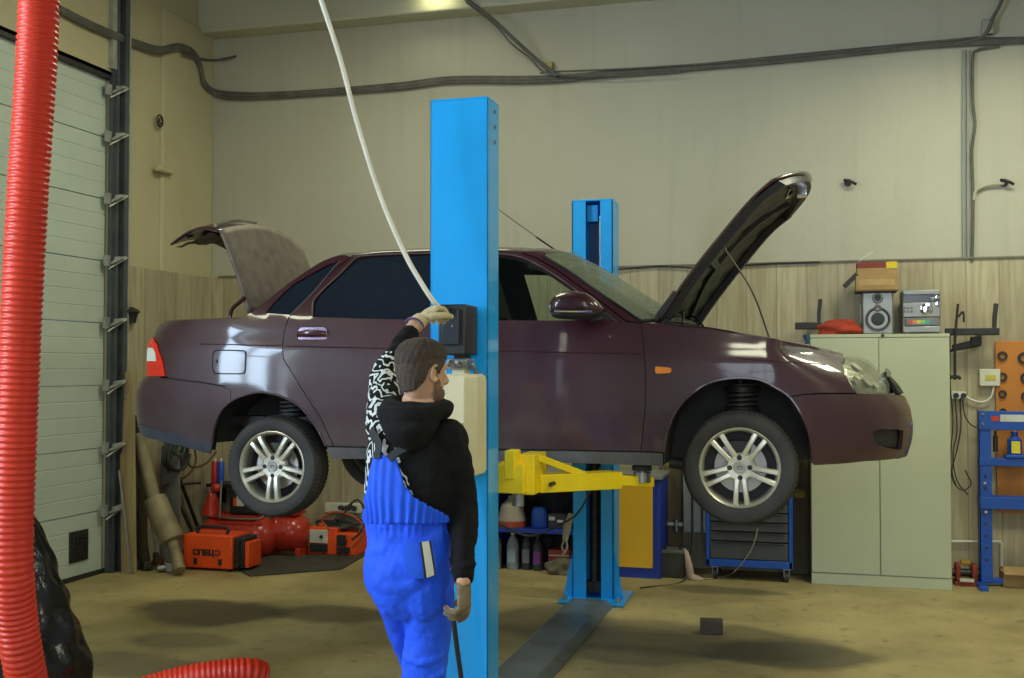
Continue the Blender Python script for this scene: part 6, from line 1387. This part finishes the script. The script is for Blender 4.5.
# hair: cropped sides, longer top
HAIR = mat('hair_brown', (.040, .025, .016), .8, 0, .35, 60, .7, 260, stretch=(1, 1, .35)); HAIRS = mat('hair_short_sides', (.062, .040, .028), .85, 0, .3, 90, .5, 400)
def hairpatch(k, test, name, m, th=.006, kf=None):
    vs = {}; mb = MB(); na, nz = 96, 60; zz = np.linspace(-.112, .118, nz)
    for i in range(nz-1):
        for j in range(na):
            a = 2*PI*(j+.5)/na; a = (a+PI) % (2*PI)-PI; zc_ = (zz[i]+zz[i+1])/2
            if test(abs(a), zc_):
                q = []
                for (ii, jj) in ((i, j), (i, j+1), (i+1, j+1), (i+1, j)):
                    jj %= na
                    if (ii, jj) not in vs:
                        aa = 2*PI*jj/na; bump = 0.0015*math.sin(aa*23+zz[ii]*90)+.0012*math.sin(aa*41-zz[ii]*160)
                        edge = min(1, max(0, (zz[ii]-(-.08))/.09)) if k > .006 else 1
                        vs[(ii, jj)] = len(mb.v); mb.v.append(H2(head_pt(aa, float(zz[ii]), (.002+k*edge if kf is None else kf(abs((aa+PI) % (2*PI)-PI), float(zz[ii])))+bump)))
                    q.append(vs[(ii, jj)])
                mb.f.append(tuple(q))
    top = [H2(head_pt(2*PI*j/na, .118, k)) for j in range(na)]
    o = mb.build(name, m, person, smooth=180, fix=False)
    s_ = o.modifiers.new('t', 'SOLIDIFY'); s_.thickness = th; s_.offset = -1; return o
def hair_line(a):   # lowest z covered at angle a from the face
    return float(np.interp(a, [0, .5, .8, 1.05, 1.25, 1.38, 1.5, 1.75, 1.95, 2.3, 2.7, PI], [.082, .080, .070, .045, .012, -.012, .008, .012, -.035, -.066, -.080, -.084]))
hairpatch(.004, lambda a, z: z > hair_line(a), 'hair_sides', HAIRS, .004)
_top = lambda a: max(hair_line(a)+.002, float(np.interp(a, [0, .9, 1.3, 1.8, 2.4, PI], [.07, .055, .045, .035, .015, .008])))
hairpatch(.014, lambda a, z: z > _top(a), 'hair', HAIR, .005, kf=lambda a, z: .0045+.010*min(1, max(0, (z-_top(a))/.07))*(1.0+.5*math.cos(a))*(1-.35*max(0, (z-.1)/.018)))
hairpatch(.003, lambda a, z: z < float(np.interp(a, [0, .25, .4, .7, 1.1, 1.4, 1.5], [-.06, -.06, -.07, -.068, -.055, -.02, .0])) and a < 1.5 and z > -.115, 'beard', mat('beard_stubble', (.20, .11, .07), .85, 0, .3, 80, .4, 300), .002)
# ---------- hoodie
def hoodie_mat():
    m = bpy.data.materials.new('hoodie_fabric'); nt, b = nodes_of(m); N = nt.nodes; L = nt.links
    tc = N.new('ShaderNodeTexCoord'); sp = N.new('ShaderNodeSeparateXYZ'); L.new(tc.outputs['Object'], sp.inputs[0])
    mp = N.new('ShaderNodeMapping'); mp.inputs['Scale'].default_value = (1.2, .8, .8); mp.inputs['Rotation'].default_value = (0, .5, .2); L.new(tc.outputs['Object'], mp.inputs['Vector'])
    wv = N.new('ShaderNodeTexWave'); wv.wave_type = 'BANDS'; wv.bands_direction = 'DIAGONAL'; wv.inputs['Scale'].default_value = 12; wv.inputs['Distortion'].default_value = 16; wv.inputs['Detail'].default_value = 2.; wv.inputs['Detail Scale'].default_value = 1.3; L.new(mp.outputs[0], wv.inputs['Vector'])
    g1 = N.new('ShaderNodeMapRange'); g1.inputs['From Min'].default_value = .64; g1.inputs['From Max'].default_value = .70; L.new(wv.outputs['Fac'], g1.inputs['Value'])
    # print sits on the left shoulder, left sleeve and left half of the back
    a = N.new('ShaderNodeMath'); a.operation = 'MULTIPLY_ADD'; a.inputs[1].default_value = -.42; a.inputs[2].default_value = .52; L.new(sp.outputs['Z'], a.inputs[0])
    nz = N.new('ShaderNodeTexNoise'); nz.inputs['Scale'].default_value = 6; L.new(tc.outputs['Object'], nz.inputs['Vector'])
    a2 = N.new('ShaderNodeMath'); a2.operation = 'MULTIPLY_ADD'; a2.inputs[1].default_value = .10; L.new(nz.outputs['Fac'], a2.inputs[0]); L.new(a.outputs[0], a2.inputs[2])
    sb = N.new('ShaderNodeMath'); sb.operation = 'LESS_THAN'; L.new(sp.outputs['X'], sb.inputs[0]); L.new(a2.outputs[0], sb.inputs[1])
    # plain cuff at the raised wrist
    cf = N.new('ShaderNodeMath'); cf.operation = 'LESS_THAN'; cf.inputs[1].default_value = WL.z-.10; L.new(sp.outputs['Z'], cf.inputs[0])
    m1 = N.new('ShaderNodeMath'); m1.operation = 'MULTIPLY'; L.new(sb.outputs[0], m1.inputs[0]); L.new(g1.outputs[0], m1.inputs[1]); m2 = N.new('ShaderNodeMath'); m2.operation = 'MULTIPLY'; L.new(m1.outputs[0], m2.inputs[0]); L.new(cf.outputs[0], m2.inputs[1])
    mx = N.new('ShaderNodeMix'); mx.data_type = 'RGBA'; mx.inputs[6].default_value = (.007, .007, .0075, 1); mx.inputs[7].default_value = (.55, .57, .55, 1); L.new(m2.outputs[0], mx.inputs[0]); L.new(mx.outputs[2], b.inputs['Base Color'])
    b.inputs['Roughness'].default_value = .85; b.inputs['Specular IOR Level'].default_value = .15
    n2 = N.new('ShaderNodeTexNoise'); n2.inputs['Scale'].default_value = 25; L.new(tc.outputs['Object'], n2.inputs['Vector']); bp = N.new('ShaderNodeBump'); bp.inputs['Strength'].default_value = .3; bp.inputs['Distance'].default_value = .01; L.new(n2.outputs['Fac'], bp.inputs['Height']); L.new(bp.outputs[0], b.inputs['Normal'])
    return m
HOOD = hoodie_mat(); HOODP = mat('hood_fabric', (.009, .0088, .0085), .9, 0, .2, 20, .2, 60, spec=.15)
hb = torso_loft(.0, .98, 1.50)
limb(hb, [Vector((.06, .0, 1.40)), Vector((.12, .0, 1.405)), SR, SR.lerp(ER, .5)+Vector((.006, 0, 0)), ER, ER.lerp(WR, .5), WR, WR+Vector((0, 0, -.004))], [.075, .074, .066, .058, .052, .046, .036, .033])
limb(hb, [Vector((-.03, .0, 1.40)), Vector((-.08, .02, 1.42)), SL, SL.lerp(EL, .5), EL, EL.lerp(WL, .45), EL.lerp(WL, .85), EL.lerp(WL, .9)], [.075, .078, .072, .060, .053, .047, .036, .034])
for t in (.25, .42, .6, .8): p = SL.lerp(EL, t); hb.tube([p+Vector((.045*math.cos(a), .01*math.sin(2*a), .05*math.sin(a)))*1.1 for a in np.linspace(0, 2*PI, 10)], .010, n=8, sm=1)
for t in (.2, .5, .75, .9): p = ER.lerp(WR, t); hb.tube([p+Vector((.038*math.cos(a), .038*math.sin(a), .014*math.sin(a+t*9))) for a in np.linspace(0, 2*PI, 12)], .009, n=8, sm=1)
finish(hb, 'hoodie', HOOD, .007, 5, ((.09, .018), (.03, .006)))
# hood lying on the shoulders: thick collar roll with a pouch hanging at the back
hd = MB(); cc = Vector((.020, -.002, 1.510)); pts = []; rad = []
for t in np.linspace(0, 2*PI, 33):
    bk = (1-math.sin(t))/2   # 1 at the back
    pts.append(cc+Vector(((.088+.012*bk)*math.cos(t), .078*math.sin(t)-.02*bk, .012+.018*math.cos(t)*-.4-.02*bk+.016*(1-bk)))); rad.append(.020+.016*bk)
hd.tube(pts, rad, n=16, sm=1, cap=False)
rows_ = []
for i, t in enumerate(np.linspace(0, 1, 12)):   # pouch
    w = .100*(1-t)**.55+.028; z = 1.505-.13*t; yb = -.105-.030*math.sin(PI*min(1, t*1.1))-.0*t; th = .030+.018*math.sin(PI*t)
    cx = .022+.010*t
    rows_.append([Vector((cx+w*math.cos(a), yb+.05*(1-t)*(abs(math.cos(a))**2)*1.2+th*math.sin(a), z+.02*math.cos(a)**2*(1-t))) for a in np.linspace(0, 2*PI, 33)[:-1]])
hd.ring(rows_)
hd.tube([cc+Vector((-.10, -.0, .01)), cc+Vector((-.085, -.085, -.012)), cc+Vector((-.02, -.135, -.02)), cc+Vector((.06, -.12, -.018)), cc+Vector((.105, -.05, -.0)), cc+Vector((.10, .02, .01))], [.022, .032, .034, .034, .032, .022], n=14)
hood = finish(hd, 'hood', HOODP, .006, 8, ((.06, .012),))
# ---------- dungarees
DEN = mat('dungaree_blue', (.003, .080, .80), .75, 0, .16, 9, .35, 26); DEN2 = mat('dungaree_blue_panel', (.004, .088, .78), .75, 0, .12, 9, .3, 30)
ov = MB(); rows_ = []
for z in np.linspace(.80, 1.155, 26):
    c = torso_c(z); g = max(0, 1-abs(z-1.115)/.045); lp = ellr((c[0], c[1], z), c[2]+.012-.003*g, c[3]+.014-.003*g, 160)
    lp = [Vector((p.x+(p.x-c[0])*.030*math.sin(k*1.6)*g, p.y+(p.y-c[1])*.035*math.sin(k*1.6)*g, p.z)) for k, p in enumerate(lp)]; rows_.append(lp)
ov.ring(rows_)
limb(ov, [Vector((.070, -.01, .95)), HIPR+Vector((0, -.01, 0)), HIPR.lerp(KNR, .4), KNR, KNR.lerp(ANR, .5), ANR+Vector((0, 0, .02)), ANR+Vector((0, 0, -.03))], [.075, .086, .080, .070, .068, .070, .074], n=32)
limb(ov, [Vector((-.075, .0, .95)), HIPL+Vector((0, -.005, 0)), HIPL.lerp(KNL, .4), KNL, KNL.lerp(ANL, .5), ANL+Vector((0, 0, .02)), ANL+Vector((0, 0, -.03))], [.075, .083, .078, .070, .068, .070, .074], n=32)
ov.ball((.062, -.052, .90), (.078, .078, .11)); ov.ball((-.055, -.045, .91), (.074, .075, .11))
for k, (z, o1) in enumerate(((.70, .0), (.62, .5), (.55, 1.1), (.46, 1.7), (.3, .3), (.2, 1.))):   # drag folds behind the knees
    for K_, sgn in ((HIPR.lerp(KNR, (.86-z)/.37) if z > .49 else KNR.lerp(ANR, (.49-z)/.4), 1), (HIPL.lerp(KNL, (.86-z)/.34) if z > .52 else KNL.lerp(ANL, (.52-z)/.42), -1)):
        ov.tube([K_+Vector((0.076*math.cos(a), .076*math.sin(a), .035*math.sin(a*1.0+o1)*sgn)) for a in np.linspace(-PI*.95, .1, 9)], [.004, .010, .012, .010, .004], n=8, sm=2)
over = finish(ov, 'dungarees', DEN, .0055, 3, ((.13, .024), (.05, .010), (.02, .003)))
# back bib on the torso surface: s = angle (0 = straight back, + to the right), z
def TS(k0, pleat=0.):
    def f(a, z):
        def pt(a, z):
            c = torso_c(z); sa, ca = math.sin(a), -math.cos(a); ex = 2/2.3
            kk = k0+pleat*math.sin(a*38)*(.4+.6*max(0, 1-abs(z-1.14)/.1))
            return Vector((c[0]+(c[2]+kk)*math.copysign(abs(sa)**ex, sa), c[1]+(c[3]+kk)*math.copysign(abs(ca)**ex, ca), z))
        e = 2e-3; p = pt(a, z); n = (pt(a+e, z)-pt(a-e, z)).cross(pt(a, z+e)-pt(a, z-e)); n.normalize(); return p, n
    return f
_ag, _zg = np.meshgrid(np.linspace(-1.7, 1.7, 240), np.linspace(.82, 1.5, 180), indexing='ij')
_pt = np.array([[tuple(TS(.015)(a, z)[0]+PO) for a, z in zip(r1, r2)] for r1, r2 in zip(_ag, _zg)]); _pp = proj(_pt)
def AZ(px, py):
    i = np.unravel_index(np.argmin((_pp[..., 0]-px)**2+(_pp[..., 1]-py)**2), _ag.shape); return (float(_ag[i]), float(_zg[i]))
bib = [AZ(*p) for p in ((373.5, 455), (384, 455), (395, 456.5), (399, 470), (404, 486), (415, 499), (431, 508), (446, 515), (452, 522), (430, 524), (400, 524), (380, 524), (366, 522), (365, 508), (368, 484))]
bm_ = panel_mesh(TS(.017, .004), bib, [], .006, .010); bm_.build('bib', DEN2, person, fix=False, smooth=180)
def strap(pts, m, w=.013, k=.020, name='strap'):
    A_ = [AZ(*p) for p in pts]; A_ = crm([(a, z, 0) for a, z in A_], 5); L0 = []; L1_ = []; P0 = []; 
    lo = []
    for i, q in enumerate(A_):
        p, n = TS(k)(q.x, q.y); p2, _ = TS(k)(A_[min(i+1, len(A_)-1)].x, A_[min(i+1, len(A_)-1)].y); p1, _ = TS(k)(A_[max(i-1, 0)].x, A_[max(i-1, 0)].y)
        d = (p2-p1).normalized(); s_ = d.cross(n).normalized(); lo.append([p+s_*w+n*.0, p+s_*w+n*.004, p-s_*w+n*.004, p-s_*w])
    MB().ring(lo).build(name, m, person)
ELA = mat('strap_black', (.015, .015, .017), .8, 0, .1, 30)
strap([(379, 458), (378, 440), (379, 424), (381, 412)], ELA); strap([(380, 424), (381, 414), (384, 405)], DEN2, .014, .024, 'strap_end')
strap([(390, 459), (398, 452), (408, 446), (420, 438)], ELA)
# pocket and reflective strip on the seat of the trousers
pk = [AZ(*p) for p in ((405, 541), (430, 539), (433, 556), (434, 574), (418, 578), (406, 573), (404.5, 556))]
panel_mesh(TS(.036), pk, [], .02, .012).build('pocket', DEN2, person, fix=False, smooth=60)
rf = [AZ(*p) for p in ((420.5, 540.5), (426.5, 539.5), (431, 574), (424.5, 576.5))]
panel_mesh(TS(.041), rf, [], .02, .006).build('reflective_strip', mat('reflective_tape', (.55, .55, .48), .4, 0, .1), person, fix=False)
e_ = [AZ(*p) for p in ((418.5, 540.6), (420.5, 540.5), (424.5, 576.5), (422.5, 577))]; panel_mesh(TS(.041), e_, [], .02, .005).build('strip_edge', ELA, person, fix=False)
e_ = [AZ(*p) for p in ((426.5, 539.5), (428.3, 539.5), (433, 574), (431, 574))]; panel_mesh(TS(.041), e_, [], .02, .005).build('strip_edge', ELA, person, fix=False)
# ---------- gloves, wristband, boots
GLV = mat('work_glove_tan', (.50, .42, .24), .85, 0, .2, 30, .3, 120); GLVD = mat('work_glove_dirty', (.17, .13, .08), .85, 0, .35, 18, .3, 120)
g = MB(); hand(g, rs=1.12, scale=1.05, **HL_); g.tube([HL_['wrist']-dLh*.028, HL_['wrist']-dLh*.0, HL_['wrist']+dLh*.015], [.034, .032, .030], n=20); finish(g, 'left_glove', GLV, .0032, 2)
g = MB(); hand(g, rs=1.12, scale=1.05, **HR_); dn = dR.normalized(); g.tube([HR_['wrist']-dn*.02, HR_['wrist'], HR_['wrist']+dn*.02], [.032, .029, .030], n=20); finish(g, 'right_glove', GLVD, .0032, 2)
w0 = WL.lerp(EL, .03)+dLh*.0; dd = (WL-EL).normalized(); u_, v_ = frame(dd)
MB().tube([WL+dd*.008+u_*(.034*math.cos(a))+v_*(.034*math.sin(a)) for a in np.linspace(0, 2*PI, 25)], .0045, sm=1, n=8).build('wristband', mat('purple_band', (.09, .05, .16), .5), person)
BT = mat('boot_black', (.02, .019, .018), .5, 0, .2, 10, .1, 60)
for A_ in (ANR, ANL):
    b_ = MB(); zb = A_.z-.0
    b_.tube([A_+Vector((0, -.005, .06)), A_+Vector((0, -.005, 0)), A_+Vector((0, 0, -.035))], [.052, .05, .052], n=20)
    b_.ring([[Vector((A_.x+w*math.cos(a), A_.y+y, .012+max(0, h*(.5+.5*math.sin(a))))) for a in np.linspace(0, 2*PI, 21)[:-1]] for y, w, h in ((-.085, .015, .05), (-.075, .038, .09), (-.03, .044, .12), (.03, .044, .10), (.09, .050, .075), (.15, .050, .055), (.185, .036, .045), (.198, .012, .03))])
    finish(b_, 'boot', BT, .005, 4)
    MB().ring([[Vector((A_.x+w*math.cos(a), A_.y+.056+.148*math.sin(a), z)) for a in np.linspace(0, 2*PI, 29)[:-1]] for w, z in ((.050, .002), (.053, .02))]).build('boot_sole', RUB, person)
# ---------------------------------------------------------------- render settings of the scene
w = bpy.data.worlds.new('world'); SC.world = w; w.use_nodes = True
sky = w.node_tree.nodes.new('ShaderNodeTexSky'); sky.sky_type = 'HOSEK_WILKIE'
w.node_tree.links.new(sky.outputs[0], w.node_tree.nodes['Background'].inputs[0]); w.node_tree.nodes['Background'].inputs[1].default_value = .6
SC.view_settings.view_transform = 'Standard'; SC.view_settings.look = 'None'; SC.view_settings.gamma = 1; SC.view_settings.use_curve_mapping = False
SC.view_settings.exposure = 0.0
